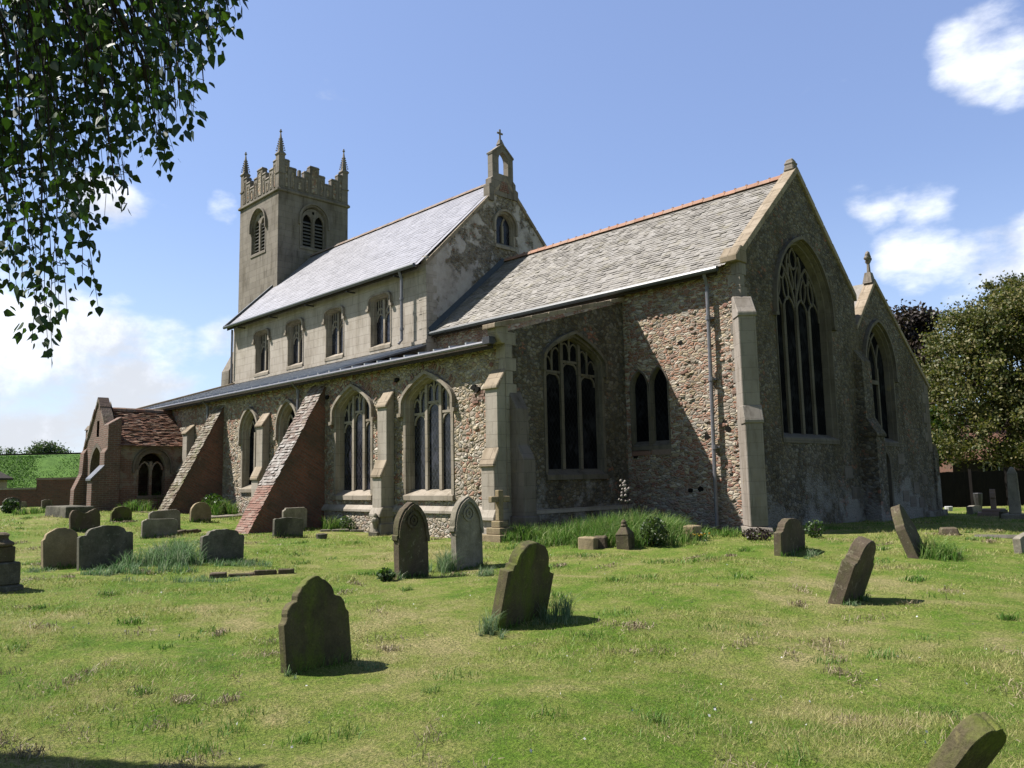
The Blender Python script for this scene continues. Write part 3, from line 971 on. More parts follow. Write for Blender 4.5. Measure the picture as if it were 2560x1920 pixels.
# ---- tower
TX0, TX1, TY0, TY1 = -40.44, -36.2, 19.19, 23.31
ZS = 16.62
mb = MB()
bw = dict(s=dict(cu=-38.28, hw=.74, sill=13.72, spring=15.20, rise=.80), e=dict(cu=21.24, hw=.74, sill=13.88, spring=15.30, rise=.80))
mb.sheet(frS(TY0), [(TX0, -.5), (TX1, -.5), (TX1, ZS), (TX0, ZS)], [hole(kind='two', **bw['s'])], M['tower'])
mb.sheet(frE(TX1), [(TY0, -.5), (TY1, -.5), (TY1, ZS), (TY0, ZS)], [hole(kind='two', **bw['e'])], M['tower'])
mb.add([(TX0, TY1, -.5), (TX0, TY0, -.5), (TX0, TY0, ZS), (TX0, TY1, ZS), (TX1, TY1, -.5), (TX1, TY1, ZS)], [(0, 1, 2, 3), (4, 0, 3, 5)], M['tower'])
mb.box(TX0 + .1, TX1 - .1, TY0 + .1, TY1 - .1, 12.9, 13.3, M['dark'])
# sloping south-west buttress
mb.prism(frE(TX0 + .55), [(TY0, -.5), (TY0 - 1.3, -.5), (TY0 - 1.25, 4.6), (TY0 - .75, 5.6), (TY0 - .7, 7.6), (TY0 - .02, 8.9)], 0, .85, M['tower'])
mb.box(TX0 - .02, TX1 + .02, TY0 - .05, TY0 - .001, 9.55, 9.72, M['tower'])
tower = part(mb, 'west_tower')
# string courses
mb = MB()
for (z0, z1, p) in ((ZS - .10, ZS + .04, .10), (ZS + .04, ZS + .10, .05)):
    mb.box(TX0 - p, TX1 + p, TY0 - p, TY1 + p, z0, z1, M['tower'])
part(mb, 'string_course', tower, .03)
# stepped battlements with flushwork panels
mb = MB()
STEPS = [(.28, .62, 1.50), (.62, 1.02, 1.14), (1.02, 1.46, .76), (1.46, 1.80, 1.14), (1.80, 2.36, 1.52), (2.36, 2.72, 1.14), (2.72, 3.10, .76), (3.10, 3.50, 1.14), (3.50, 3.86, 1.50)]
T = .28
for side in 'SENW':
    for (a, b, hgt) in STEPS:
        k = (4.24 if side in 'SN' else 4.12) / 4.14
        a2, b2 = a * k, b * k
        z0, z1 = ZS + .10, ZS + .10 + hgt
        if side in 'SN':
            y0 = TY0 + .02 if side == 'S' else TY1 - .02 - T
            bx = (TX0 + a2, TX0 + b2, y0, y0 + T)
            cp = (bx[0] - .02, bx[1] + .02, y0 - .035, y0 + T + .035)
        else:
            x0 = TX1 - .02 - T if side == 'E' else TX0 + .02
            bx = (x0, x0 + T, TY0 + a2, TY0 + b2)
            cp = (x0 - .035, x0 + T + .035, bx[2] - .02, bx[3] + .02)
        mb.box(*bx, z0, z1, M['tower'])
        mb.hexa([(cp[0], cp[2], z1 - .01), (cp[1], cp[2], z1 - .01), (cp[1], cp[3], z1 - .01), (cp[0], cp[3], z1 - .01)] +
                [(cp[0] + .05, cp[2] + .05, z1 + .09), (cp[1] - .05, cp[2] + .05, z1 + .09), (cp[1] - .05, cp[3] - .05, z1 + .09), (cp[0] + .05, cp[3] - .05, z1 + .09)], M['tower'])
        if side in 'SE':
            fr = frS(TY0 + .02) if side == 'S' else frE(TX1 - .02)
            o = TX0 if side == 'S' else TY0
            c = o + (a2 + b2) / 2
            hw = (b2 - a2) / 2 - .09
            pts = arch_pts(c, hw, z0 + .10, z1 - .30, min(.2, hw * 1.15), 5)
            mb.prism(fr, pts, -.004, .03, M['flint'])
            mb.bar(fr, pts + [pts[0]], .05, -.03, .01, M['tower'])
mb.box(TX1 - .22, TX1 - .06, TY0 + 1.16, TY0 + 1.30, ZS + .80, ZS + 1.30, M['tower'])
mb.box(TX0 + .2, TX1 - .2, TY0 + .2, TY1 - .2, ZS - .15, ZS + .2, M['lead'])
part(mb, 'battlements', tower)
for (px, py) in ((TX1 - .17, TY0 + .17), (TX0 + .17, TY0 + .17), (TX1 - .17, TY1 - .17), (TX0 + .17, TY1 - .17)):
    mb = MB()
    mb.box(px - .17, px + .17, py - .17, py + .17, ZS - .05, ZS + 1.86, M['tower'])
    mb.box(px - .205, px + .205, py - .205, py + .205, ZS + .86, ZS + .93, M['tower'])
    for (r0, r1, z0, z1) in ((.17, .23, ZS + 1.80, ZS + 1.90), (.23, .16, ZS + 1.90, ZS + 2.02)):
        mb.lathe(px, py, [(r0 * 1.35, z0), (r1 * 1.35, z1)], M['tower'], 4, math.pi / 4)
    tip = 19.72
    mb.lathe(px, py, [(.135 * 1.3, ZS + 2.0), (.04, tip - .12), (.03, tip)], M['tower'], 4, math.pi / 4)
    for j in range(6):
        t = j / 6
        zc = ZS + 2.12 + t * (tip - .25 - ZS - 2.12)
        rr = .12 * (1 - t) + .035
        for sx, sy in ((1, 1), (1, -1), (-1, 1), (-1, -1)):
            mb.box(px + sx * rr - .025, px + sx * rr + .025, py + sy * rr - .025, py + sy * rr + .025, zc - .03, zc + .03, M['tower'])
    mb.lathe(px, py, [(.03, tip - .02), (.075, tip + .03), (.075, tip + .06), (.03, tip + .09), (.045, tip + .13), (.02, tip + .17)], M['tower'], 6)
    part(mb, 'pinnacle', tower)
for key, fr in (('s', frS(TY0)), ('e', frE(TX1))):
    b = bw[key]
    w = window(fr, 'belfry_window', style=None, kind='two', recess=.26, splay=.06, ring=.09, mat=M['tower'], glass='dark', sill_out=.04, stops=False, **b)
    cu, hw, sill = b['cu'], b['hw'] - .06, b['sill']
    lb = MB()
    for q in (-1, 1):
        c = cu + q * (hw / 2 + .02)
        for j in range(9):
            z = sill + .16 + j * .185
            if z + .1 > b['spring'] + .12:
                break
            lb.add([fr(c - hw / 2 + .03, z, .11), fr(c + hw / 2 - .03, z, .11), fr(c + hw / 2 - .03, z + .11, .25), fr(c - hw / 2 + .03, z + .11, .25),
                    fr(c - hw / 2 + .03, z + .035, .10), fr(c + hw / 2 - .03, z + .035, .10), fr(c + hw / 2 - .03, z + .145, .24), fr(c - hw / 2 + .03, z + .145, .24)],
                   [(0, 1, 5, 4), (4, 5, 6, 7), (3, 2, 1, 0)], M['louvre'])
    part(lb, 'louvre', w)
    tb = MB()
    gl = arch_pts(cu, hw, sill + .1, b['spring'], b['rise'] - .10)
    heads = [arch_pts(cu + q * (hw / 2 + .01), hw / 2 - .07, sill + .05, b['spring'] - .06, .42, 6) for q in (-1, 1)]
    heads.append(loop_pts(cu, b['spring'] + .48, .07, .09))
    base = [(cu - hw, sill), ] + gl[1:-1] + [(cu + hw, sill)]
    tb.sheet(fr, base, heads, M['tower'], .09)
    tb.bar(fr, [(cu, sill + .05), (cu, b['spring'] + .1)], .11, .06, .22, M['tower'])
    for hp in heads[:2]:
        tb.bar(fr, hp, .03, .08, .18, M['tower'])
    part(tb, 'tracery', w)

# ---- nave
NX0, NX1, NY0 = -36.64, -21.67, 17.18
NYR, NZR, NZE = 21.13, 13.40, 9.20
NY1 = 2 * NYR - NY0
CLER = [dict(cu=c, hw=.62, sill=6.72, spring=8.46, rise=.13) for c in (-24.42, -27.58, -30.70, -33.68)]
GW = dict(cu=21.07, hw=.47, sill=10.68, spring=11.45, rise=.50)
mb = MB()
mb.sheet(frS(NY0), [(NX0, -.4), (NX1, -.4), (NX1, NZE + .1), (NX0, NZE + .1)], [hole(kind='flat', **c) for c in CLER], M['ashlar_pale'])
ga = 1.0 * (NZR - 9.36) / (NYR - NY0)
mb.sheet(frE(NX1), [(NY0, -.4), (NY1, -.4), (NY1, 9.30), (NYR, 13.30), (NY0, 9.30)], [hole(kind='two', **GW)], M['gable'])
mb.add([(NX1, NY1, -.4), (NX0, NY1, -.4), (NX0, NY1, 9.3), (NX1, NY1, 9.3)], [(0, 1, 2, 3)], M['ashlar_pale'])
mb.add([(NX0, NY0, -.4), (NX0, NY0, 9.3), (NX0, NYR, 13.3), (NX0, NY1, 9.3), (NX0, NY1, -.4)], [(4, 3, 2, 1, 0)][::-1], M['tower'])
# quoins at the south-east corner and a sill band
for j in range(13):
    z = 6.2 + j * .26
    L = .42 if j % 2 else .24
    mb.box(NX1 - L, NX1 + .012, NY0 - .012, NY0 + (.30 if j % 2 else .46), z, z + .25, M['ashlar_pale'])
mb.box(NX0, NX1 + .01, NY0 - .05, NY0 + .02, 6.44, 6.56, M['ashlar_pale'])
nave = part(mb, 'nave_wall')
for c in CLER:
    window(frS(NY0), 'clerestory_window', style='two', kind='flat', recess=.20, splay=.07, ring=.05, light_z=(7.95,), mat=M['dress'], **c)
window(frE(NX1), 'gable_window', style='y2', kind='two', recess=.16, splay=.05, ring=.09, mat=M['dress'], glass='glass', stops=False, **GW)

EY = NY0 - .36
slen = math.hypot(NYR - EY, NZR - NZE)
upS = Vector((0, NYR - EY, NZR - NZE))
mb = MB()
mb.add([(NX0 - .12, EY, NZE), (NX1 - .02, EY, NZE), (NX1 - .02, NYR, NZR), (NX0 - .12, NYR, NZR)], [(0, 1, 2, 3)], M['slate_new'])
mb.add([(NX0, 2 * NYR - EY, NZE), (NX1 - .02, 2 * NYR - EY, NZE), (NX1 - .02, NYR, NZR), (NX0, NYR, NZR)], [(3, 2, 1, 0)], M['slate_new'])
slates(mb, slope_frame((NX0 - .1, EY - .03, NZE - .02), (1, 0, 0), upS), 0, NX1 - NX0 - .15, 0, slen - .05, .30, .205, M['slate_new'], thick=.006, lift=.010, ragged=0)
roofn = part(mb, 'nave_roof')
mb = MB()
ridge_tiles(mb, TX1 + .02, NX1 - .35, NYR, NZR + .07, M['ridge_old'], .45, crest=False)
part(mb, 'ridge_tiles', roofn)
mb = MB()
mb.tube([(NX0 - .10, EY - .08, NZE - .02), (NX1 - .12, EY - .08, NZE - .02)], .075, M['gutter'], 8)
mb.box(NX0, NX1 - .1, EY + .02, EY + .05, NZE - .16, NZE + .02, M['wood'])
for j in range(5):
    x = NX0 + 1.2 + j * 3.1
    mb.box(x - .02, x + .02, EY - .05, NY0 - .002, NZE - .20, NZE - .15, M['iron'])
part(mb, 'gutter', roofn)
mb = MB()                                                 # lead verge along the west end of the roof
upn = upS.normalized()
nrm = Vector((1, 0, 0)).cross(upn)
fr3 = slope_frame((NX0 - .14, EY - .05, NZE - .02), (1, 0, 0), upS)
mb.hexa([fr3(0, 0, -.05), fr3(.14, 0, -.05), fr3(.14, slen * .74, -.05), fr3(0, slen * .74, -.05), fr3(0, 0, .10), fr3(.14, 0, .10), fr3(.14, slen * .74, .10), fr3(0, slen * .74, .10)], M['gutter'])
part(mb, 'verge_flashing', roofn)


def coping(fr, y0, z0, yr, zr, thick, mat, dfront=-.05, dback=.32, over=.14, both=True, name='gable_coping', parent=None, notch=.8):
    mb = MB()
    m = (zr - z0) / (yr - y0)
    for s_ in ((-1, 1) if both else (-1,)):
        n = 7
        for i in range(n):
            a, b = i / n, (i + 1) / n - .004
            ya, yb = yr + s_ * (yr - y0 + over) * (1 - a), yr + s_ * (yr - y0 + over) * (1 - b)
            za, zb = zr - m * abs(ya - yr), zr - m * abs(yb - yr)
            jt = rnd.random() * .012
            mb.prism(fr, [(ya, za), (yb, zb), (yb, zb + thick + jt), (ya, za + thick + jt)], dfront - jt, dback, mat)
    return part(mb, name, parent, .012)


coping(frE(NX1), NY0, 9.24, NYR, 13.25, .17, M['coping'], dfront=-.06, dback=.26, over=.02)
# bellcote
mb = MB()
BC, BX = 20.98, NX1 + .06
f = frE(BX)
mb.sheet(f, [(BC - .56, 12.6), (BC + .56, 12.6), (BC + .56, 14.25), (BC, 14.72), (BC - .56, 14.25)], [arch_pts(BC + .03, .25, 13.50, 14.06, .38)], M['tower'])
mb.sheet(frE(BX - .26), [(BC - .56, 12.6), (BC + .56, 12.6), (BC + .56, 14.25), (BC, 14.72), (BC - .56, 14.25)], [arch_pts(BC + .03, .25, 13.50, 14.06, .38)], M['tower'])
ap = arch_pts(BC + .03, .25, 13.50, 14.06, .38)
mb.bridge([f(u, v, .26) for u, v in ap], [f(u, v, 0) for u, v in ap], M['tower'])
mb.add([f(ap[0][0], 13.50, 0), f(ap[-1][0], 13.50, 0), f(ap[-1][0], 13.50, .26), f(ap[0][0], 13.50, .26)], [(0, 1, 2, 3)], M['tower'])
for s_ in (-1, 1):
    y = BC + s_ * .56
    mb.add([f(y, 12.6, 0), f(y, 12.6, .26), f(y, 14.25, .26), f(y, 14.25, 0)], [(0, 1, 2, 3) if s_ > 0 else (3, 2, 1, 0)], M['tower'])
    mb.prism(f, [(BC + s_ * .58, 14.235), (BC, 14.70), (BC, 14.78), (BC + s_ * .60, 14.30)], -.03, .29, M['tower'])
    zb = 12.62 if s_ > 0 else 12.34
    for (e, z1) in ((.10, 13.22), (.22, 12.95)):
        mb.prism(f, [(y - s_ * (.05 - e * .1), zb - e * .1), (y + s_ * e, zb - e * .1), (y + s_ * e, z1), (y - s_ * (.05 - e * .1), z1 + .13)], -.02 - e * .1, .30 - e * .05, M['tower'])
for j in range(5):
    n = 4 - j // 2
    for k in range(n):
        mb.box(BX + .002, BX + .025, BC + .05 + (k - n / 2) * .13, BC + .05 + (k - n / 2) * .13 + .115, 12.80 + j * .085, 12.80 + j * .085 + .065, M['redcap'])
bell = part(mb, 'bellcote')
mb = MB()
x = BX - .13
mb.hexa([(x - .12, BC - .13, 14.74), (x + .12, BC - .13, 14.74), (x + .12, BC + .13, 14.74), (x - .12, BC + .13, 14.74), (x - .05, BC - .06, 14.98), (x + .05, BC - .06, 14.98), (x + .05, BC + .06, 14.98), (x - .05, BC + .06, 14.98)], M['tower'])
mb.box(x - .03, x + .03, BC - .035, BC + .035, 14.95, 15.40, M['tower'])
mb.box(x - .029, x + .029, BC - .15, BC + .15, 15.20, 15.27, M['tower'])
part(mb, 'gable_cross', bell, .012)
mb = MB()
for (pz0, pz1, pxx, pyy) in ((9.12, 6.5, -22.71, NY0 - .30),):
    mb.tube([(pxx, EY - .05, pz0 + .02), (pxx, pyy, pz0 - .25), (pxx, pyy, pz1 + .15), (pxx - .03, pyy - .12, pz1)], .055, M['pipe'], 8)
    for z in (8.1, 7.0):
        mb.tube([(pxx, pyy, z), (pxx, pyy, z + .09)], .075, M['pipe'], 8)
part(mb, 'downpipe')
mb = MB()
mb.tube([(NX0 + .05, NY0 - .10, 9.1), (NX0 + .05, NY0 - .10, 6.4)], .05, M['pipe'], 8)
part(mb, 'downpipe')

# ---- chancel
CX0, CX1, CY0, CYR, CY1 = NX1, -9.81, 17.61, 21.04, 24.47
CZR, CZE, CEY = 10.02, 6.84, 17.36
EWIN = dict(cu=21.0, hw=1.63, sill=2.62, spring=6.12, rise=1.98)
LAN = [dict(cu=-12.98, hw=.27, sill=2.50, spring=4.02, rise=.50), dict(cu=-12.34, hw=.27, sill=2.50, spring=4.06, rise=.50)]
mb = MB()
mb.sheet(frS(CY0), [(CX0, -.4), (CX1, -.4), (CX1, 6.95), (CX0, 6.95)], [hole(e=.03, **q) for q in LAN], M['flint_chancel'])
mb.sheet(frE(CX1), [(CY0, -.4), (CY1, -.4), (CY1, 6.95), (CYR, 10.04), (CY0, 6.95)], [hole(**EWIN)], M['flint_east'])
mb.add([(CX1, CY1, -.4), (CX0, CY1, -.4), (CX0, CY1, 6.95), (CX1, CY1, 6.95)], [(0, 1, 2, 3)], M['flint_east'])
# putlog holes and bigger stones
for (x, z) in ((-10.33, 2.78), (-10.95, 2.62), (-10.42, 2.95), (-11.2, 1.30), (-11.5, 1.28), (-11.6, 5.1), (-13.2, 2.2)):
    mb.prism(frS(CY0), [(x + .09 * math.cos(t) * rnd.uniform(.6, 1.2), z + .075 * math.sin(t) * rnd.uniform(.6, 1.2)) for t in [i * math.pi / 4 for i in range(8)]], -.012, .02, M['dark'])
for k in range(300):
    x, z = rnd.uniform(-13.3, -9.95), rnd.uniform(.3, 6.5)
    if -13.4 < x < -12.0 and 2.2 < z < 4.8:
        continue
    a, b = rnd.uniform(.05, .11), rnd.uniform(.035, .075)
    pts = [(x + a * math.cos(t) * rnd.uniform(.8, 1.1), z + b * math.sin(t) * rnd.uniform(.8, 1.1)) for t in [i * math.pi / 4 for i in range(8)]]
    cobble(mb, frS(CY0), pts, .012 + rnd.random() * .02, M['flint_chancel'] if rnd.random() < .8 else M['redcap'])
mb.box(-13.3, -12.72, CY0 - .02, CY0 + .05, 2.22, 2.36, M['redcap'])
mb.box(-12.62, -12.04, CY0 - .021, CY0 + .05, 2.22, 2.36, M['redcap'])
# ashlar quoin strip above the corner buttress
for j in range(11):
    z = 3.6 + j * .30
    mb.box(CX1 - (.32 if j % 2 else .22), CX1 + .012, CY0 - .014, CY0 + (.20 if j % 2 else .30), z, z + .292, M['mid_ashlar'])
chan = part(mb, 'chancel_wall')
for q in LAN:
    window(frS(CY0), 'lancet_window', style=None, recess=.11, splay=.03, ring=.045, hood=False, glass='glass_dark', sill_out=.02, mat=M['dark_dress'], **q)
window(frE(CX1), 'great_east_window', style='flow4', recess=.24, splay=.14, ring=.04, glass='glass_dark', sill_out=.03, mat=M['dark_dress'], **EWIN)
upC = Vector((0, CYR - CEY, CZR - CZE))
cl = upC.length
mb = MB()
mb.add([(CX0, CEY, CZE), (CX1 - .25, CEY, CZE), (CX1 - .25, CYR, CZR), (CX0, CYR, CZR)], [(0, 1, 2, 3)], M['slate_old'])
mb.add([(CX0, 2 * CYR - CEY, CZE), (CX1 - .25, 2 * CYR - CEY, CZE), (CX1 - .25, CYR, CZR), (CX0, CYR, CZR)], [(3, 2, 1, 0)], M['slate_old'])
slates(mb, slope_frame((CX0 + .02, CEY - .03, CZE - .03), (1, 0, 0), upC), 0, CX1 - CX0 - .36, 0, cl - .02, .22, .135, M['slate_old'], thick=.008, jit=.6, lift=.014, ragged=.8)
roofc = part(mb, 'chancel_roof')
mb = MB()
ridge_tiles(mb, CX0 + .02, CX1 - .36, CYR, CZR + .08, M['ridge'], .36, crest=True)
part(mb, 'ridge_tiles', roofc)
mb = MB()
mb.tube([(CX0 + .02, CEY - .07, CZE - .08), (CX1 - .42, CEY - .07, CZE - .08)], .075, M['gutter'], 8)
mb.box(CX0, CX1 - .5, CEY + .02, CEY + .06, CZE - .2, CZE + .0, M['wood'])
part(mb, 'gutter', roofc)
mb = MB()                                                 # lead flashing where the roof meets the nave gable
fr3 = slope_frame((CX0 + .01, CEY - .02, CZE), (1, 0, 0), upC)
mb.hexa([fr3(0, 0, .0), fr3(.10, 0, .0), fr3(.10, cl, .0), fr3(0, cl, .0), fr3(0, 0, .17), fr3(.03, 0, .12), fr3(.03, cl, .12), fr3(0, cl, .17)], M['gutter'])
part(mb, 'flashing', roofc)
cop = coping(frE(CX1), CY0, 6.98, CYR, 10.07, .20, M['coping'], dfront=-.05, dback=.30, over=.10)
mb = MB()
mb.prism(frE(CX1), [(CY0 - .20, 6.90), (CY0 + .30, 6.90), (CY0 + .30, 7.28), (CY0 + .05, 7.34), (CY0 - .20, 7.06)], -.062, .42, M['coping'])
part(mb, 'kneeler', cop, .02)
mb = MB()
x, y = CX1 - .10, CYR
mb.hexa([(x - .19, y - .17, 10.16), (x + .13, y - .17, 10.16), (x + .13, y + .17, 10.16), (x - .19, y + .17, 10.16), (x - .13, y - .11, 10.50), (x + .08, y - .10, 10.53), (x + .08, y + .10, 10.48), (x - .13, y + .11, 10.52)], M['tower'])
mb.box(x - .17, x + .115, y - .15, y + .15, 10.33, 10.42, M['tower'])
part(mb, 'cross_stump', cop, .03)
mb = MB()
P = M['pipe']
px_ = -10.66
mb.tube([(px_ + .02, CEY - .04, CZE - .1), (px_, CY0 - .13, CZE - .42), (px_ - .02, CY0 - .13, 4.2), (px_ - .05, CY0 - .13, .42)], .048, P, 8)
for z in (5.55, 4.0, 2.3):
    mb.tube([(px_ - .01, CY0 - .13, z), (px_ - .012, CY0 - .13, z + .1)], .066, P, 8)
    mb.box(px_ - .12, px_ + .10, CY0 - .10, CY0 - .0, z + .02, z + .07, P)
part(mb, 'downpipe')
# corner buttress, set diagonally
mb = MB()
DA, DB = Vector((.707, -.707, 0)), Vector((.707, .707, 0))


def frD(w):
    return lambda u, v, d=0.0: tuple(Vector((CX1 - .06, CY0 + .06, v)) + DA * u + DB * (d - w))


mb.prism(frD(.27), [(-.3, -.3), (.66, -.3), (.66, .34), (.58, .44), (-.3, .44)], 0, .58, M['mid_ashlar'])
mb.prism(frD(.19), [(-.2, .44), (.54, .44), (.54, 2.92), (.44, 3.22), (.44, 5.58), (.10, 5.98), (-.2, 5.98)], 0, .42, M['mid_ashlar'])
mb.prism(frD(.215), [(.2, 2.86), (.575, 2.86), (.575, 2.94), (.45, 3.30), (.2, 3.30)], 0, .47, M['mid_ashlar'])
mb.prism(frD(.215), [(.0, 5.46), (.475, 5.46), (.475, 5.56), (.12, 6.02), (.0, 6.02)], 0, .47, M['mid_ashlar'])
part(mb, 'corner_buttress', None, .02)

# ---- north chapel
NWIN = dict(cu=26.02, hw=1.10, sill=2.62, spring=4.92, rise=1.42)
mb = MB()
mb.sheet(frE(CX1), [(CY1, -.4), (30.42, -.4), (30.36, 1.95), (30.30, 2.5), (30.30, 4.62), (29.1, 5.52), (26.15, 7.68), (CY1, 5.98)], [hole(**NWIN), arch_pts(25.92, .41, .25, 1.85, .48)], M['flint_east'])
mb.prism(frS(30.30), [(CX1 - .6, -.4), (CX1 + .06, -.4), (CX1 + .06, 2.2), (CX1 + .002, 2.6), (CX1 - .6, 2.6)], 0, .40, M['flint_east'])
mb.box(CX1 - .6, CX1 + .12, 29.2, 31.0, -.4, .30, M['flint_east'])
mb.add([(CX1, 30.3, -.4), (CX1 - 10, 30.3, -.4), (CX1 - 10, 30.3, 4.6), (CX1, 30.3, 4.6)], [(0, 1, 2, 3)], M['flint_east'])
for j in range(13):
    z = .32 + j * .335
    w_ = .62 if j % 2 else .38
    if z < 2.3:
        continue
    mb.box(CX1 - .3, CX1 + .014, 30.30 - w_, 30.306, z, z + .328, M['shade_ashlar'])
for (y, z) in ((28.1, .5), (28.5, .95), (27.5, .7), (29.3, 1.2), (28.9, .45), (23.6, .9), (23.2, 1.5), (27.3, 1.9)):
    mb.box(CX1 - .1, CX1 + .012, y - .26, y + .26, z, z + .34, M['shade_ashlar'])
chap = part(mb, 'north_chapel_wall')
window(frE(CX1), 'chapel_window', style='inter3', recess=.22, splay=.07, ring=.09, glass='glass_dark', sill_out=.03, mat=M['dark_dress'], **NWIN)
mb = MB()
for (a, b) in (((CY1 - .05, 5.93), (26.15, 7.70)), ((26.15, 7.70), (30.42, 4.58))):
    mb.prism(frE(CX1 - .3), [a, b, (b[0], b[1] + .06), (a[0], a[1] + .06)], 0, 10, M['slate_old'])
part(mb, 'chapel_roof')
mb = MB()
for (a, b) in (((CY1 - .0, 5.98), (26.15, 7.70)), ((26.15, 7.70), (30.42, 4.56))):
    mb.prism(frE(CX1), [a, b, (b[0], b[1] + .16), (a[0], a[1] + .16)], -.05, .28, M['coping'])
ccop = part(mb, 'chapel_coping', None, .012)
mb = MB()
x, y = CX1 - .12, 26.1
mb.hexa([(x - .16, y - .18, 7.72), (x + .14, y - .18, 7.72), (x + .14, y + .18, 7.72), (x - .16, y + .18, 7.72), (x - .10, y - .10, 8.08), (x + .08, y - .10, 8.08), (x + .08, y + .10, 8.08), (x - .10, y + .10, 8.08)], M['tower'])
mb.lathe(x, y, [(.065, 8.05), (.05, 8.35), (.06, 8.4)], M['tower'], 6)
for (dy, z, r) in ((0, 8.46, .10), (-.13, 8.55, .085), (.13, 8.55, .085), (0, 8.60, .11), (0, 8.72, .08), (-.06, 8.67, .07), (.06, 8.67, .07)):
    mb.lathe(x, y + dy, [(.02, z - r), (r * .8, z - r * .5), (r, z), (r * .8, z + r * .5), (.02, z + r)], M['tower'], 6)
part(mb, 'chapel_cross', ccop)
# buttress between the two east windows
mb = MB()
mb.prism(frS(24.12), [(CX1 - .1, -.3), (CX1 + .50, -.3), (CX1 + .50, 2.75), (CX1 + .26, 3.25), (CX1 + .24, 5.0), (CX1 - .1, 5.5)], 0, .66, M['flint_east'])
mb.prism(frS(24.09), [(CX1 - .05, 2.70), (CX1 + .54, 2.70), (CX1 + .54, 2.78), (CX1 + .26, 3.28), (CX1 - .05, 3.28)], 0, .72, M['flint_east'])
part(mb, 'middle_buttress', None, .015)
# priest's door
mb = MB()
dp = arch_pts(25.92, .40, .25, 1.85, .47)
f = frE(CX1)
mb.bridge([f(u, v, .26) for u, v in dp], [f(u, v, -.02) for u, v in dp], M['dark_dress'])
op = arch_pts(25.92, .52, .25, 1.85, .60)
mb.bridge([f(u, v, -.02) for u, v in dp], [f(u, v, -.02) for u, v in op], M['dark_dress'])
mb.bridge([f(u, v, -.02) for u, v in op], [f(u, v, .02) for u, v in op], M['dark_dress'])
mb.box(CX1 - .3, CX1 + .25, 25.4, 26.45, .0, .26, M['shade_ashlar'])
dsur = part(mb, 'priest_door')
mb = MB()
mb.sheet(f, arch_pts(25.92, .40, .27, 1.85, .47), [], M['door'], .24)
for k in range(5):
    mb.box(CX1 - .235, CX1 - .215, 25.55 + k * .17, 25.57 + k * .17, .3, 1.9, M['wood'])
part(mb, 'door_leaf', dsur)

# ---- south aisle
AX0, AX1, AY = -36.35, -13.45, 13.02
AEY, AZE, AZW = 12.72, 4.93, 6.38
AW = [dict(cu=-16.40, hw=.94, sill=1.32, spring=3.74, rise=.62), dict(cu=-19.88, hw=.90, sill=1.32, spring=3.74, rise=.62)]
AW2 = [dict(cu=-26.28, hw=.56, sill=1.55, spring=3.42, rise=.76), dict(cu=-23.62, hw=.56, sill=1.55, spring=3.46, rise=.76)]
AE = dict(cu=15.48, hw=1.08, sill=1.78, spring=4.62, rise=.66)
mb = MB()
mb.sheet(frS(AY), [(AX0, -.4), (AX1, -.4), (AX1, 5.02), (AX0, 4.98)], [hole(kind='four', **q) for q in AW] + [hole(**q) for q in AW2], M['flint'])
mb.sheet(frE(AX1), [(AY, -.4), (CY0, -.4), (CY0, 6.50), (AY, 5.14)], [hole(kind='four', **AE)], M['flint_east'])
mb.add([(AX0, AY, -.4), (AX0, AY, 5.0), (AX0, NY0, 6.4), (AX0, NY0, -.4)], [(0, 1, 2, 3)], M['flint'])
# quoins of the south-east corner
for j in range(15):
    z = .5 + j * .31
    mb.box(AX1 - (.30 if j % 2 else .20), AX1 + .013, AY - .013, AY + (.22 if j % 2 else .34), z, z + .302, M['ashlar'])
# bigger flints and brick bats standing proud of the wall face
for k in range(600):
    x, z = rnd.uniform(-28.0, -13.9), rnd.uniform(1.0, 4.7)
    if any(abs(x - q['cu']) < q['hw'] + .26 and z < q['spring'] + .8 for q in AW + AW2):
        continue
    a, b = rnd.uniform(.05, .12), rnd.uniform(.04, .08)
    pts = [(x + a * math.cos(t) * rnd.uniform(.75, 1.1), z + b * math.sin(t) * rnd.uniform(.75, 1.1)) for t in [i * math.pi / 4 for i in range(8)]]
    cobble(mb, frS(AY), pts, .012 + rnd.random() * .022, M['flint'] if rnd.random() < .9 else M['redcap'])
for (x, z) in ((-14.55, 3.92), (-14.42, 3.86), (-17.72, 4.42), (-21.25, 4.25)):
    mb.prism(frS(AY), [(x + .09 * math.cos(t) * rnd.uniform(.6, 1.2), z + .085 * math.sin(t) * rnd.uniform(.6, 1.2)) for t in [i * math.pi / 4 for i in range(8)]], -.062, .02, M['dark'])
# radiating brick over the heads of the two wide windows
for q in AW:
    op = arch_pts(q['cu'], q['hw'] + .30, q['spring'] - .1, q['spring'], q['rise'] + .30, 24, 'four')
    for i in range(6, len(op) - 6):
        if rnd.random() < .55:
            (u, v) = op[i]
            t = Vector((op[i + 1][0] - op[i - 1][0], op[i + 1][1] - op[i - 1][1])).normalized()
            nn = Vector((-t.y, t.x))
            h = rnd.uniform(.10, .2)
            mb.bar(frS(AY), [(u, v), (u + nn.x * h, v + nn.y * h)], .05, -.012 - rnd.random() * .012, .02, M['redcap'])
for k in range(5):
    for j in range(4):
        if rnd.random() < .8:
            mb.box(-14.62 + k * .11 + (.05 if j % 2 else 0), -14.52 + k * .11 + (.05 if j % 2 else 0), AY - .02 - rnd.random() * .01, AY + .02, 3.52 + j * .075, 3.58 + j * .075, M['redcap'])
aisle = part(mb, 'south_aisle_wall')
mb = MB()
f = frE(AX1)
mb.prism(frE(AX1 - .35), [(AY - .02, .84), (AY - .11, .84), (AY - .11, .90), (AY - .02, 1.02)], 0, 7.62, M['ashlar'])
part(mb, 'string_course', aisle)
mb = MB()
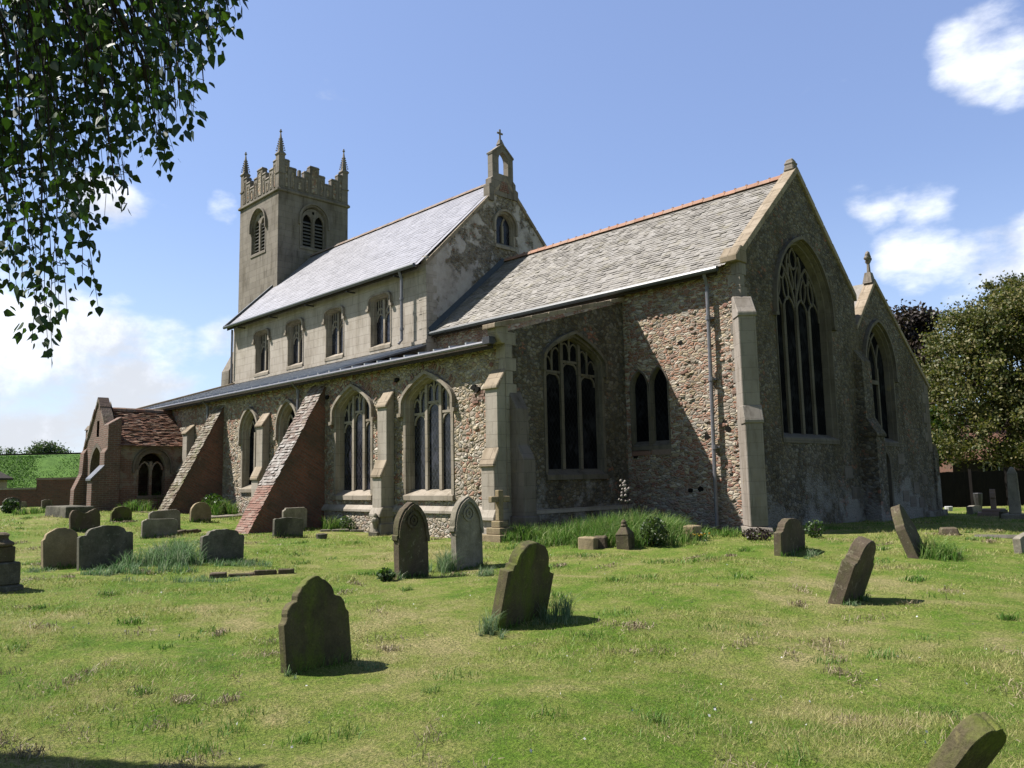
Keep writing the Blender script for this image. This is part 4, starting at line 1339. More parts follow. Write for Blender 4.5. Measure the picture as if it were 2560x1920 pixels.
mb.box(-21.35, AX1 - .44, AY - .055, AY + .02, -.3, .84, M['flint'])
mb.box(AX1 - .02, AX1 + .07, AY + .2, CY0, -.3, .82, M['flint_east'])
mb.box(AX1 - .02, AX1 + .10, AY + .2, CY0, .82, .92, M['ashlar'])
part(mb, 'plinth', aisle)
for q in AW:
    window(frS(AY), 'aisle_window', style='perp3', kind='four', recess=.22, splay=.07, ring=.10, light_z=(3.42, 3.70, 3.42), **q)
for q in AW2:
    window(frS(AY), 'two_light_window', style='y2', kind='two', recess=.20, splay=.07, ring=.11, glass='glass_dark', **q)
window(frE(AX1), 'aisle_east_window', style='perp3', kind='four', recess=.16, splay=.05, ring=.09, mat=M['dark_dress'], glass='glass_dark', light_z=(4.32, 4.62, 4.32), stops=False, **AE)

BUTT = [('B1', -13.90, -13.46, .42, .27, 2.0, 2.35, 3.82, 4.22), ('B2', -18.28, -17.86, .44, .27, 1.82, 2.2, 3.72, 4.14), ('B3', -25.36, -24.90, .40, .26, 1.85, 2.2, 3.62, 4.02), ('B4', -31.36, -30.96, .45, .30, 2.2, 2.5, 3.70, 3.98)]
for (nm, x0, x1, p0, p1, z0, z1, z2, z3) in BUTT:
    mb = MB()
    mb.prism(frE(x1), [(AY, -.4), (AY - p0, -.4), (AY - p0, z0), (AY - p1, z1), (AY - p1, z2), (AY, z3)], 0, x1 - x0, M['ashlar'])
    mb.box(x0 - .04, x1 + .04, AY - p0 - .05, AY, -.4, .55, M['ashlar'])
    mb.prism(frE(x1 + .05), [(AY, .72), (AY - p0 - .08, .72), (AY - p0 - .08, .80), (AY - p0, .98), (AY, .98)], 0, x1 - x0 + .10, M['ashlar'])
    for (za, zb, pa, pb) in ((z0, z1, p0, p1), (z2, z3, p1, 0.0)):
        mb.prism(frE(x1 + .035), [(AY - pa - .05, za - .05), (AY - pa - .05, za + .02), (AY - pb - .002, zb + .06), (AY - pb + .0, zb - .02), (AY - pa + .02, za - .05)], 0, x1 - x0 + .07, M['coping'])
    part(mb, 'aisle_buttress', None, .018)
mb = MB()
y0, y1 = 13.12, 13.52
mb.prism(frS(y0), [(AX1 - .1, -.3), (AX1 + .44, -.3), (AX1 + .44, 2.12), (AX1 + .24, 2.45), (AX1 + .24, 3.3), (AX1 - .02, 3.75)], 0, y1 - y0, M['shade_ashlar'])
mb.box(AX1 - .1, AX1 + .50, y0 - .05, y1 + .05, -.3, .80, M['shade_ashlar'])
part(mb, 'aisle_buttress', None, .018)

upA = Vector((0, NY0 - AEY, AZW - AZE))
al = upA.length
mb = MB()
fr3 = slope_frame((AX0 - .1, AEY, AZE), (1, 0, 0), upA)
W_ = NX1 - AX0 + .10
mb.hexa([fr3(0, 0, -.06), fr3(W_, 0, -.06), fr3(W_, al + .0, -.06), fr3(0, al, -.06), fr3(0, 0, 0), fr3(W_, 0, 0), fr3(W_, al, 0), fr3(0, al, 0)], M['lead'])
k = .3
while k < W_:
    mb.hexa([fr3(k - .03, -.02, 0), fr3(k + .03, -.02, 0), fr3(k + .03, al - .01, 0), fr3(k - .03, al - .01, 0), fr3(k - .02, -.02, .06), fr3(k + .02, -.02, .06), fr3(k + .02, al - .01, .06), fr3(k - .02, al - .01, .06)], M['lead_roll'])
    k += .62
upB = Vector((0, CY0 - AEY, 5.62 - AZE))
bl = upB.length
fb = slope_frame((NX1, AEY, AZE), (1, 0, 0), upB)
W2 = AX1 - NX1 - .12
mb.hexa([fb(.01, 0, -.06), fb(W2, 0, -.06), fb(W2, bl, -.06), fb(.01, bl, -.06), fb(.01, 0, 0), fb(W2, 0, 0), fb(W2, bl, 0), fb(.01, bl, 0)], M['lead'])
k = .35
while k < W2:
    mb.hexa([fb(k - .03, -.02, 0), fb(k + .03, -.02, 0), fb(k + .03, bl - .01, 0), fb(k - .03, bl - .01, 0), fb(k - .02, -.02, .06), fb(k + .02, -.02, .06), fb(k + .02, bl - .01, .06), fb(k - .02, bl - .01, .06)], M['lead_roll'])
    k += .62
aroof = part(mb, 'aisle_roof')
mb = MB()
mb.tube([(AX0 - .15, AEY - .06, AZE - .055), (AX1 - .12, AEY - .06, AZE - .055)], .05, M['pipe'], 8)
mb.box(AX0, AX1 - .15, AEY + .02, AEY + .05, AZE - .20, AZE - .065, M['wood'])
mb.box(AX1 - .32, AX1 - .08, AEY - .14, AEY + .04, AZE - .10, AZE + .07, M['iron'])
part(mb, 'gutter', aroof)
mb = MB()
mb.hexa([fr3(-.10, -.05, -.1), fr3(.14, -.05, -.1), fr3(.14, al, -.1), fr3(-.10, al, -.1), fr3(-.10, -.05, .14), fr3(.14, -.05, .14), fr3(.14, al, .14), fr3(-.10, al, .14)], M['coping'])
part(mb, 'verge_coping', aroof, .015)
mb = MB()
n = 8
for i in range(n):
    a, b = i / n, (i + 1) / n - .003
    ya, yb = 12.60 + a * 5.02, 12.60 + b * 5.02
    za, zb = 5.18 + a * 1.36, 5.18 + b * 1.36
    j = rnd.random() * .015
    mb.prism(frE(AX1), [(ya, za), (yb, zb), (yb, zb + .10 + j), (ya, za + .10 + j)], -.09 - j, .34, M['coping'])
mb.prism(frE(AX1), [(AY - .12, 4.86), (AY + .10, 4.86), (AY + .10, 5.3), (AY - .30, 5.22), (AY - .30, 5.10)], -.012, .30, M['ashlar'])
part(mb, 'aisle_coping', aroof, .012)
for xx in (-22.86, -29.55):
    mb = MB()
    mb.tube([(xx, AEY - .06, AZE - .07), (xx, AY - .12, AZE - .32), (xx, AY - .12, AZE - 1.5)], .045, M['pipe'], 8)
    mb.tube([(xx, AY - .12, AZE - .40), (xx, AY - .12, AZE - .32)], .062, M['pipe'], 8)
    part(mb, 'downpipe')

# ---- raking brick buttresses
for (x0, x1, yf, zf, ztop, split, cap) in ((-22.28, -21.42, 10.55, .0, 4.74, 1.42, 'a'), (-29.25, -28.42, 10.98, .4, 4.66, .3, 'b')):
    mb = MB()
    poly = [(AY + .05, -.4), (yf, -.4), (yf, zf + .22), (AY + .05, ztop)]
    mb.prism(frE(x1), poly, 0, x1 - x0, M['brick'])
    rb = part(mb, 'raking_buttress', None, .01)
    upv = Vector((0, AY + .05 - yf, ztop - zf - .22))
    L = upv.length
    fr3 = slope_frame((x0 - .02, yf - .01, zf + .20), (1, 0, 0), upv)
    s0 = split / upv.z * L if cap == 'a' else 0.0
    mb = MB()
    if cap == 'a':
        slates(mb, fr3, 0, x1 - x0 + .04, 0, s0, .225, .075, M['redcap'], thick=.012, jit=.1, lift=.016, ragged=.3)
    if cap == 'a':
        s1 = s0 + (L - s0) * .42
        slates(mb, fr3, 0, x1 - x0 + .05, s0, s1, .16, .10, M['palecap'], thick=.014, jit=.4, lift=.018, ragged=.7)
        s0 = s1 + .004
    slates(mb, fr3, 0, x1 - x0 + .05, s0, L, .16 if cap == 'a' else .19, .10, M['capbrick'] if cap == 'a' else M['mosscap'], thick=.014, jit=.4, lift=.018, ragged=.7)
    part(mb, 'weathered_cap', rb)

# ---- south porch
PX0, PX1, PY0 = -34.70, -31.90, 10.22
PXR, PZR, PZE = -33.28, 4.66, 3.30
DOOR = dict(cu=-33.30, hw=.66, sill=.3, spring=2.35, rise=.86)
PWIN = dict(cu=11.80, hw=.50, sill=1.30, spring=2.42, rise=.52)
mb = MB()
mb.sheet(frS(PY0), [(PX0 - .06, -.2), (PX1, -.2), (PX1, 3.25), (PXR, 5.02), (PX0 - .06, 3.10)], [arch_pts(kind='two', **DOOR), [(-33.42, 3.60), (-33.14, 3.60), (-33.14, 4.22), (-33.42, 4.22)]], M['brick_gable'])
mb.sheet(frS(PY0 + .42), [(PX0 - .06, -.2), (PX1, -.2), (PX1, 3.25), (PXR, 5.02), (PX0 - .06, 3.10)], [arch_pts(kind='two', **DOOR)], M['brick_porch'])
mb.sheet(frE(PX1), [(PY0, -.2), (AY, -.2), (AY, 3.32), (PY0, 3.32)], [arch_pts(kind='round', **PWIN)], M['brick_porch'])
mb.add([(PX0, PY0, -.2), (PX0, PY0, 3.3), (PX0, AY, 3.3), (PX0, AY, -.2)], [(0, 1, 2, 3)], M['brick_porch'])
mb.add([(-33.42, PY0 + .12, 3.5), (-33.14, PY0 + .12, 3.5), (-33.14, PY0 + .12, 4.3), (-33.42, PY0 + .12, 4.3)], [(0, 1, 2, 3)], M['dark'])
f = frS(PY0)
dp = arch_pts(kind='two', **DOOR)
mb.bridge([f(u, v, .42) for u, v in dp], [f(u, v, 0) for u, v in dp], M['dark_dress'])
op = arch_pts(DOOR['cu'], DOOR['hw'] + .16, DOOR['sill'], DOOR['spring'], DOOR['rise'] + .16)
mb.bridge([f(u, v, -.02) for u, v in dp], [f(u, v, -.02) for u, v in op], M['dark_dress'])
f = frE(PX1)
wp = arch_pts(kind='round', **PWIN)
mb.bridge([f(u, v, .34) for u, v in wp], [f(u, v, 0) for u, v in wp], M['brick_porch'])
mb.bar(f, arch_pts(PWIN['cu'], PWIN['hw'] + .08, PWIN['spring'] - .1, PWIN['spring'], PWIN['rise'] + .08, 10, 'round'), .14, -.02, .02, M['dark_dress'])
mb.bar(f, arch_pts(PWIN['cu'], PWIN['hw'] + .21, PWIN['spring'] - .25, PWIN['spring'], PWIN['rise'] + .21, 10, 'round'), .07, -.09, .02, M['dark_dress'])
mb.box(PX1 - .34, PX1 + .03, PWIN['cu'] - .55, PWIN['cu'] + .55, PWIN['sill'] - .1, PWIN['sill'] + .02, M['dark_dress'])
# mullion and dark inner wall
mb.box(PX1 - .26, PX1 - .12, PWIN['cu'] - .06, PWIN['cu'] + .04, PWIN['sill'], 2.62, M['brick_porch'])
mb.bar(f, arch_pts(PWIN['cu'] - .24, .20, 2.3, 2.3, .3, 6), .06, .14, .24, M['brick_porch'])
mb.bar(f, arch_pts(PWIN['cu'] + .24, .20, 2.3, 2.3, .3, 6), .06, .14, .24, M['brick_porch'])
mb.add([(PX0 + .3, PY0 + .45, .3), (PX0 + .3, AY, .3), (PX0 + .3, AY, 3.3), (PX0 + .3, PY0 + .45, 3.3)], [(0, 1, 2, 3)], M['brick_porch'])
porch = part(mb, 'south_porch')
mb = MB()
for s_, ye in ((1, PX1 + .22), (-1, PX0 - .22)):
    upv = Vector((PXR - ye, 0, PZR - PZE))
    if s_ > 0:
        fr3 = slope_frame((ye, PY0 + .28, PZE - .10), (0, 1, 0), Vector((PXR - ye, 0, PZR - PZE + .10)))
        L = math.hypot(PXR - ye, PZR - PZE + .1)
        slates(mb, fr3, 0, AY - PY0 - .30, 0, L - .03, .17, .098, M['tile'], thick=.022, jit=.12, lift=.040, ragged=.5)
    mb.add([(ye, PY0 + .2, PZE - .12), (ye, AY, PZE - .12), (PXR, AY, PZR - .02), (PXR, PY0 + .2, PZR - .02)], [(0, 1, 2, 3) if s_ > 0 else (3, 2, 1, 0)], M['tile'])
proof = part(mb, 'porch_roof', porch)
mb = MB()
ridge_tiles(mb, PY0 + .28, AY - .02, PXR, PZR + .06, M['tile'], .32, crest=False, axis='y', r=.12)
part(mb, 'porch_ridge', porch)
mb = MB()
for (xa, za, xb, zb) in ((PX0 - .14, 3.02, PXR, 5.00), (PXR, 5.00, PX1 + .08, 3.16)):
    n = 9
    for i in range(n):
        a, b = i / n, (i + 1) / n - .01
        j = rnd.random() * .03
        p, q = (xa + (xb - xa) * a, za + (zb - za) * a), (xa + (xb - xa) * b, za + (zb - za) * b)
        mb.prism(frS(PY0), [p, q, (q[0], q[1] + .14 + j), (p[0], p[1] + .14 + j)], -.04 - j, .34, M['capbrick'])
part(mb, 'gable_parapet', porch)
mb = MB()
mb.prism(frE(-31.72), [(PY0 + .35, -.2), (PY0 - .62, -.2), (PY0 - .62, 1.95), (PY0 - .22, 2.42), (PY0 - .22, 2.95), (PY0 - .12, 3.1), (PY0 - .12, 4.0), (PY0 + .35, 4.3)], 0, .52, M['brick_gable'])
mb.prism(frE(-31.70), [(PY0 - .67, 1.90), (PY0 - .67, 1.99), (PY0 - .20, 2.50), (PY0 - .20, 2.40)], 0, .58, M['lead'])
mb.prism(frE(-34.45), [(PY0 + .35, -.2), (PY0 - .46, -.2), (PY0 - .42, 1.6), (PY0 - .16, 2.2), (PY0 - .12, 3.0), (PY0 + .1, 3.4), (PY0 + .35, 3.5)], 0, .45, M['brick_gable'])
mb.box(-35.1, -34.72, PY0 + .1, PY0 + .6, -.2, 3.95, M['brick_gable'])
mb.hexa([(-35.15, PY0 + .05, 3.95), (-34.67, PY0 + .05, 3.95), (-34.67, PY0 + .65, 3.95), (-35.15, PY0 + .65, 3.95), (-35.05, PY0 + .15, 4.15), (-34.77, PY0 + .15, 4.15), (-34.77, PY0 + .55, 4.15), (-35.05, PY0 + .55, 4.15)], M['capbrick'])
part(mb, 'porch_buttress', porch, .015)
mb = MB()
g0 = PY0 + .30
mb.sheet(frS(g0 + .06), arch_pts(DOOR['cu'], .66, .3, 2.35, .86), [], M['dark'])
for k in range(9):
    x = DOOR['cu'] - .6 + k * .15
    mb.tube([(x, g0, .7), (x, g0, 2.1 + .2 * (1 - abs(k - 4) / 4))], .012, M['iron'], 5)
for z in (.78, 1.35, 1.95):
    mb.box(DOOR['cu'] - .64, DOOR['cu'] + .64, g0 - .02, g0 + .02, z - .018, z + .018, M['white_iron'])
for k in range(26):
    x, z = DOOR['cu'] - .58 + (k % 8) * .16, 2.0 + (k // 8) * .14
    mb.tube([(x, g0 - .02, z), (x + .07, g0 - .02, z + .10)], .012, M['white_iron'], 5)
part(mb, 'iron_gate', porch)


# ================================================================= GROUND, BANK, WALLS
nr, na = 150, 288
rad = np.concatenate([[0.0], np.geomspace(.6, 1800, nr)])
ang = np.linspace(0, 2 * np.pi, na, endpoint=False)
RR, AA = np.meshgrid(rad[1:], ang, indexing='ij')
GX, GY = RR * np.cos(AA), RR * np.sin(AA)
GZ = ground_np(GX, GY)
V = np.concatenate([[[0, 0, ground(0, 0)]], np.stack([GX.ravel(), GY.ravel(), GZ.ravel()], 1)])
idx = np.arange(nr * na).reshape(nr, na) + 1
q = np.stack([idx[:-1], idx[1:], np.roll(idx, -1, 1)[1:], np.roll(idx, -1, 1)[:-1]], -1).reshape(-1, 4)
cen = np.stack([np.zeros(na, int), idx[0], np.roll(idx[0], -1), np.roll(idx[0], -1)], 1)
me = bpy.data.meshes.new('ground')
me.from_pydata([tuple(v) for v in V], [], [tuple(f) for f in q] + [tuple(f[:3]) for f in cen])
me.materials.append(M['ground'])
me.polygons.foreach_set('use_smooth', np.ones(len(me.polygons), bool))
g_o = bpy.data.objects.new('ground', me)
COL.objects.link(g_o)
tag(g_o, kind='structure')

FWH = Vector((FW.x, FW.y, 0)).normalized()


def at(px, depth, z):                                     # plan position under a pixel column at a depth, at height z
    a = along(px, 1200, depth)
    return Vector((a.x, a.y, z))


def wall_run(mb, px0, px1, dep0, dep1, z0, z1, th, mat, cap=None, caph=.06):
    a, b = at(px0, dep0, 0), at(px1, dep1, 0)
    t = (b - a).normalized()
    n = Vector((-t.y, t.x, 0))
    P = [a - n * th / 2, b - n * th / 2, b + n * th / 2, a + n * th / 2]
    mb.hexa([(p.x, p.y, z0) for p in P] + [(p.x, p.y, z1) for p in P], mat)
    if cap is not None:
        th2 = th / 2 + .03
        P = [a - n * th2 - t * .02, b - n * th2 + t * .02, b + n * th2 + t * .02, a + n * th2 - t * .02]
        mb.hexa([(p.x, p.y, z1 + .002) for p in P] + [(p.x, p.y, z1 + caph) for p in P], cap)


mb = MB()
wall_run(mb, -420, 96, 42, 41, .2, 1.64, .28, M['brick_wall'], M['dress'], .09)
wall_run(mb, 96.4, 330, 41, 40.5, .2, 2.10, .28, M['brick_wall'], M['redcap'], .11)
o = mb.build('garden_wall')
tag(o, 'brown brick garden wall with a raised red-topped length beside the porch', 'wall')

mb = MB()
a0, a1 = -1500, 900
prof = [(58, .2), (60, .75), (68, 4.2), (70, 4.62), (76, 4.62), (90, .2)]
vs, fs = [], []
for i in range(41):
    px = a0 + (a1 - a0) * i / 40
    for d, z in prof:
        p = at(px * 1.0, d, z)
        vs.append((p.x, p.y, z + (.10 * math.sin(i * 1.7 + d) if 60 < d < 70 else 0)))
for i in range(40):
    for k in range(5):
        fs.append((i * 6 + k, (i + 1) * 6 + k, (i + 1) * 6 + k + 1, i * 6 + k + 1))
mb.add(vs, fs, M['bank'])
o = mb.build('embankment')
tag(o, kind='structure')
mb = MB()
wall_run(mb, -1300, 620, 71, 71, 4.2, 4.80, .3, M['wood'])
o = mb.build('low_wall')
tag(o, 'low dark wall along the top of the green bank', 'wall')

nprng = np.random.default_rng(5)


def leaves_np(C, size, droop=0.4, rng=nprng, aspect=.62):
    """Leaf quads centred on points C (n,3)."""
    n = len(C)
    d = rng.normal(size=(n, 3))
    d[:, 2] -= droop
    d /= np.linalg.norm(d, axis=1)[:, None]
    r = rng.normal(size=(n, 3))
    s = np.cross(d, r)
    s /= np.linalg.norm(s, axis=1)[:, None]
    up = np.cross(s, d)
    L = (size * rng.uniform(.7, 1.25, n))[:, None]
    P = np.stack([C - d * L * .5, C + s * L * aspect * .5 - d * L * .08 + up * L * .10, C + d * L * .5, C - s * L * aspect * .5 - d * L * .08 + up * L * .10], 1)
    return P.reshape(-1, 3), np.arange(n * 4).reshape(n, 4)


def crown_points(lobes, n, clump=.45, rng=nprng, shell=.55, clumps_per=60):
    pts = []
    tot = sum(r[0] * r[1] * r[2] for _, r in lobes)
    for c, r in lobes:
        k = max(4, int(clumps_per * (r[0] * r[1] * r[2] / tot) * len(lobes)))
        d = rng.normal(size=(k, 3))
        d /= np.linalg.norm(d, axis=1)[:, None]
        rr = shell + (1 - shell) * rng.uniform(0, 1, k) ** .6
        rr = rr * rng.uniform(.82, 1.12, k)
        cc = np.array(c) + d * rr[:, None] * np.array(r)
        m = int(n * (r[0] * r[1] * r[2] / tot) / k) + 1
        off = rng.normal(size=(k, m, 3)) * (clump * rng.uniform(.5, 1.3, k))[:, None, None] * np.array([1, 1, .62])
        pts.append((cc[:, None, :] + off).reshape(-1, 3))
    return np.concatenate(pts)


def tree(name, label, base, trunk_top, r0, lobes, nleaf, lsize, lmat, group=None, clump=.45, shell=.5, cpl=60, seed=1, cat='tree'):
    rng = np.random.default_rng(seed)
    rr = random.Random(seed)
    e = empty(name, base)
    tag(e, label, cat, group)
    inv = -Vector(base)
    mb = MB()
    b, t = Vector(base), Vector(trunk_top)
    mb.tube([b - Vector((0, 0, .4)), b + (t - b) * .3 + Vector((.06, .03, 0)), b + (t - b) * .65 - Vector((.05, .04, 0)), t], [r0 * 1.25, r0, r0 * .8, r0 * .5], M['bark'], 9)
    mb.build('trunk', e, inv, smooth=True)
    mb = MB()
    for c, r in lobes:
        c = Vector(c)
        s = b + (t - b) * rr.uniform(.5, .97)
        m1 = s.lerp(c, .5) + Vector((rr.uniform(-.3, .3), rr.uniform(-.3, .3), rr.uniform(.0, .4)))
        mb.tube([s, m1, c], [r0 * .38, r0 * .22, r0 * .09], M['bark'], 6)
        for k in range(5):
            d = Vector((rr.gauss(0, 1), rr.gauss(0, 1), rr.gauss(.2, .7))).normalized()
            e2 = c + Vector((d.x * r[0], d.y * r[1], d.z * r[2])) * .85
            q = m1.lerp(c, rr.uniform(.2, 1))
            mb.tube([q, q.lerp(e2, .5) + Vector((0, 0, .12)), e2], [r0 * .13, r0 * .08, r0 * .02], M['bark'], 4)
    mb.build('branches', e, inv, smooth=True)
    P, F = leaves_np(crown_points(lobes, nleaf, clump, rng, shell, cpl), lsize, rng=rng)
    np_mesh('crown', P, F, lmat, e, inv)
    return e


def lobe(px, py, depth, rpx, dz=1.0, dd=1.0, dz_off=0.0):
    c = along(px, py, depth)
    r = rpx / FPX * depth
    return ((c.x, c.y, c.z), (r, r * dd, r * dz))


# sycamore and copper beech to the right, bush on the bank to the left
tb = at(2545, 39, 0.05)
tree('broad_tree', 'broad olive-brown leafy tree at the right edge, towering over the dark fence', tb, (tb.x, tb.y, 6.0), .32,
     [lobe(2560, 905, 39, 185), lobe(2430, 950, 37.5, 105), lobe(2400, 1075, 36.5, 80, .8), lobe(2322, 1010, 38, 62), lobe(2470, 830, 39, 105), lobe(2520, 775, 40, 80), lobe(2660, 800, 39, 150),
      lobe(2650, 1030, 37, 140), lobe(2505, 1085, 36, 95, .75), lobe(2345, 900, 39, 60), lobe(2590, 1130, 36, 80, .6), lobe(2395, 830, 39, 62), lobe(2440, 1135, 36.5, 60, .55), lobe(2520, 1145, 36.5, 60, .5), lobe(2385, 1140, 37, 34, .6)],
     95000, .165, M['tree_leaf'], clump=.34, cpl=52, shell=.6, seed=3)
tb = at(2300, 50, 0.05)
tree('copper_tree', 'dark copper-leaved tree seen behind the gable end of the north chapel', tb, (tb.x, tb.y, 6.5), .3,
     [lobe(2275, 815, 50, 52), lobe(2318, 830, 50, 50), lobe(2295, 905, 49, 62), lobe(2240, 850, 50, 40), lobe(2330, 960, 49, 50), lobe(2280, 1000, 49, 60), lobe(2330, 1090, 48, 60)],
     15000, .27, M['copper_leaf'], clump=.42, cpl=36, seed=8)
tb = at(2340, 42, 0.05)
tree('green_bush', 'dark green shrub below the trees at the corner of the chapel', tb, (tb.x, tb.y, 2.6), .12,
     [lobe(2335, 1075, 42, 52), lobe(2318, 1120, 41, 42), lobe(2362, 1140, 41, 30, .6)], 6000, .20, M['green_leaf'], clump=.28, cpl=40, seed=9, cat='shrub')
tb = at(122, 76, 4.6)
tree('round_bush', 'grey-green rounded bush on top of the bank behind the porch', tb, (tb.x, tb.y, 6.0), .12,
     [lobe(100, 1126, 76, 22, .8), lobe(122, 1122, 76, 20, .8), lobe(146, 1128, 76, 18, .7), lobe(80, 1132, 76, 14, .7), lobe(166, 1134, 76, 12, .6)], 2600, .20, M['pale_leaf'], clump=.26, cpl=40, shell=.3, seed=12, cat='bush')
tb = at(22, 76, 4.6)
tree('low_bush', 'thin pale scrub on the bank at the left edge of the view', tb, (tb.x, tb.y, 5.2), .07,
     [lobe(15, 1131, 76, 16, .7), lobe(45, 1133, 76, 12, .6), lobe(-25, 1128, 76, 22, .8)], 900, .20, M['pale_leaf'], clump=.25, cpl=14, shell=.3, seed=13, cat='bush')

# weeds over the face of the bank
n = 42000
t = nprng.uniform(0, 1, n)
pxs = nprng.uniform(-500, 420, n)
dep = 60 + 9.5 * t
bx = np.array([at(x, d, 0) for x, d in zip(pxs, dep)])
bx[:, 2] = np.interp(dep, [60, 68, 70], [.75, 4.2, 4.62]) + nprng.uniform(-.1, .10, n) * (.7 + .6 * (np.sin(pxs * .045) * np.sin(t * 9 + pxs * .01)))
P, F = leaves_np(bx, .15, droop=-1.2, aspect=.4)
o = np_mesh('bank_vegetation', P, F, M['bank_leaf'])
tag(o, kind='stuff')

# fence, cottage and shed
e0 = at(2440, 34.5, .05)
fe = empty('boundary_fence', e0)
tag(fe, 'tall black boarded fence below the trees at the right', 'fence')
mb = MB()
a, b = at(2250, 35.5, 0), at(2980, 34.0, 0)
t = (b - a).normalized()
nn = Vector((-t.y, t.x, 0))
Lf = (b - a).length
k = 0.0
while k < Lf:
    p = a + t * k
    q = a + t * (k + .145)
    h = 1.60 + rnd.uniform(-.02, .02)
    oo = rnd.uniform(0, .012)
    mb.hexa([(p.x - nn.x * oo, p.y - nn.y * oo, -.1), (q.x - nn.x * oo, q.y - nn.y * oo, -.1), (q.x + nn.x * .02, q.y + nn.y * .02, -.1), (p.x + nn.x * .02, p.y + nn.y * .02, -.1),
             (p.x - nn.x * oo, p.y - nn.y * oo, h), (q.x - nn.x * oo, q.y - nn.y * oo, h), (q.x + nn.x * .02, q.y + nn.y * .02, h), (p.x + nn.x * .02, p.y + nn.y * .02, h)], M['fence'])
    k += .15
mb.build('board_panel', fe, -e0)
for i in range(9):
    p = a + t * (Lf * i / 8)
    mb = MB()
    mb.box(p.x - .06, p.x + .06, p.y - .06, p.y + .06, -.2, 1.72, M['fence'])
    mb.build('post', fe, -e0)

hp = at(2420, 47, .05)
ho = empty('cottage', hp)
tag(ho, 'low cottage with a red pantile roof half hidden behind the trees', 'house')
ho.rotation_euler = (0, 0, YAW + .15)
mb = MB()
mb.sheet(lambda u, v, d=0: (u, -3 + d, v), [(-3.2, 0), (9, 0), (9, 2.3), (-3.2, 2.3)], [], M['wood'])
mb.add([(-3.2, -3, 0), (-3.2, 3, 0), (-3.2, 3, 2.3), (-3.2, 0, 4.5), (-3.2, -3, 2.3)], [(4, 3, 2, 1, 0)], M['brick_wall'])
mb.build('wall', ho)
mb = MB()
mb.hexa([(-3.4, -3.3, 2.1), (9.2, -3.3, 2.1), (9.2, 0, 4.55), (-3.4, 0, 4.55), (-3.4, -3.3, 2.2), (9.2, -3.3, 2.2), (9.2, 0, 4.68), (-3.4, 0, 4.68)], M['roof_red'])
mb.hexa([(-3.4, 0, 4.55), (9.2, 0, 4.55), (9.2, 3.3, 2.1), (-3.4, 3.3, 2.1), (-3.4, 0, 4.66), (9.2, 0, 4.66), (9.2, 3.3, 2.2), (-3.4, 3.3, 2.2)], M['roof_red'])
rf = mb.build('roof', ho)
mb = MB()
mb.box(-1.2, -.7, -.25, .25, 4.2, 5.3, M['brick_wall'])
mb.build('chimney', rf)
for x in (-.9, 1.6):
    mb = MB()
    mb.box(x - .5, x + .5, -3.06, -2.98, 1.0, 2.05, M['white'])
    w = mb.build('window', ho)
    mb = MB()
    mb.box(x - .42, x - .03, -3.075, -3.05, 1.08, 1.97, M['glass_dark'])
    mb.box(x + .03, x + .42, -3.075, -3.05, 1.08, 1.97, M['glass_dark'])
    mb.build('pane', w)
sp = at(-36, 50, .55)
sh = empty('garden_shed', sp)
tag(sh, 'small brown-roofed shed behind the garden wall at the left edge', 'shed')
sh.rotation_euler = (0, 0, YAW)
mb = MB()
mb.box(-1.0, .85, -.8, .8, 0, 1.75, M['coping'])
mb.build('wall', sh)
mb = MB()
mb.prism(lambda u, v, d=0: (u, -1 + d, v), [(-1.3, 1.70), (1.12, 1.70), (1.12, 1.82), (-.1, 2.42), (-1.3, 1.82)], 0, 2, M['wood'])
mb.build('roof', sh)


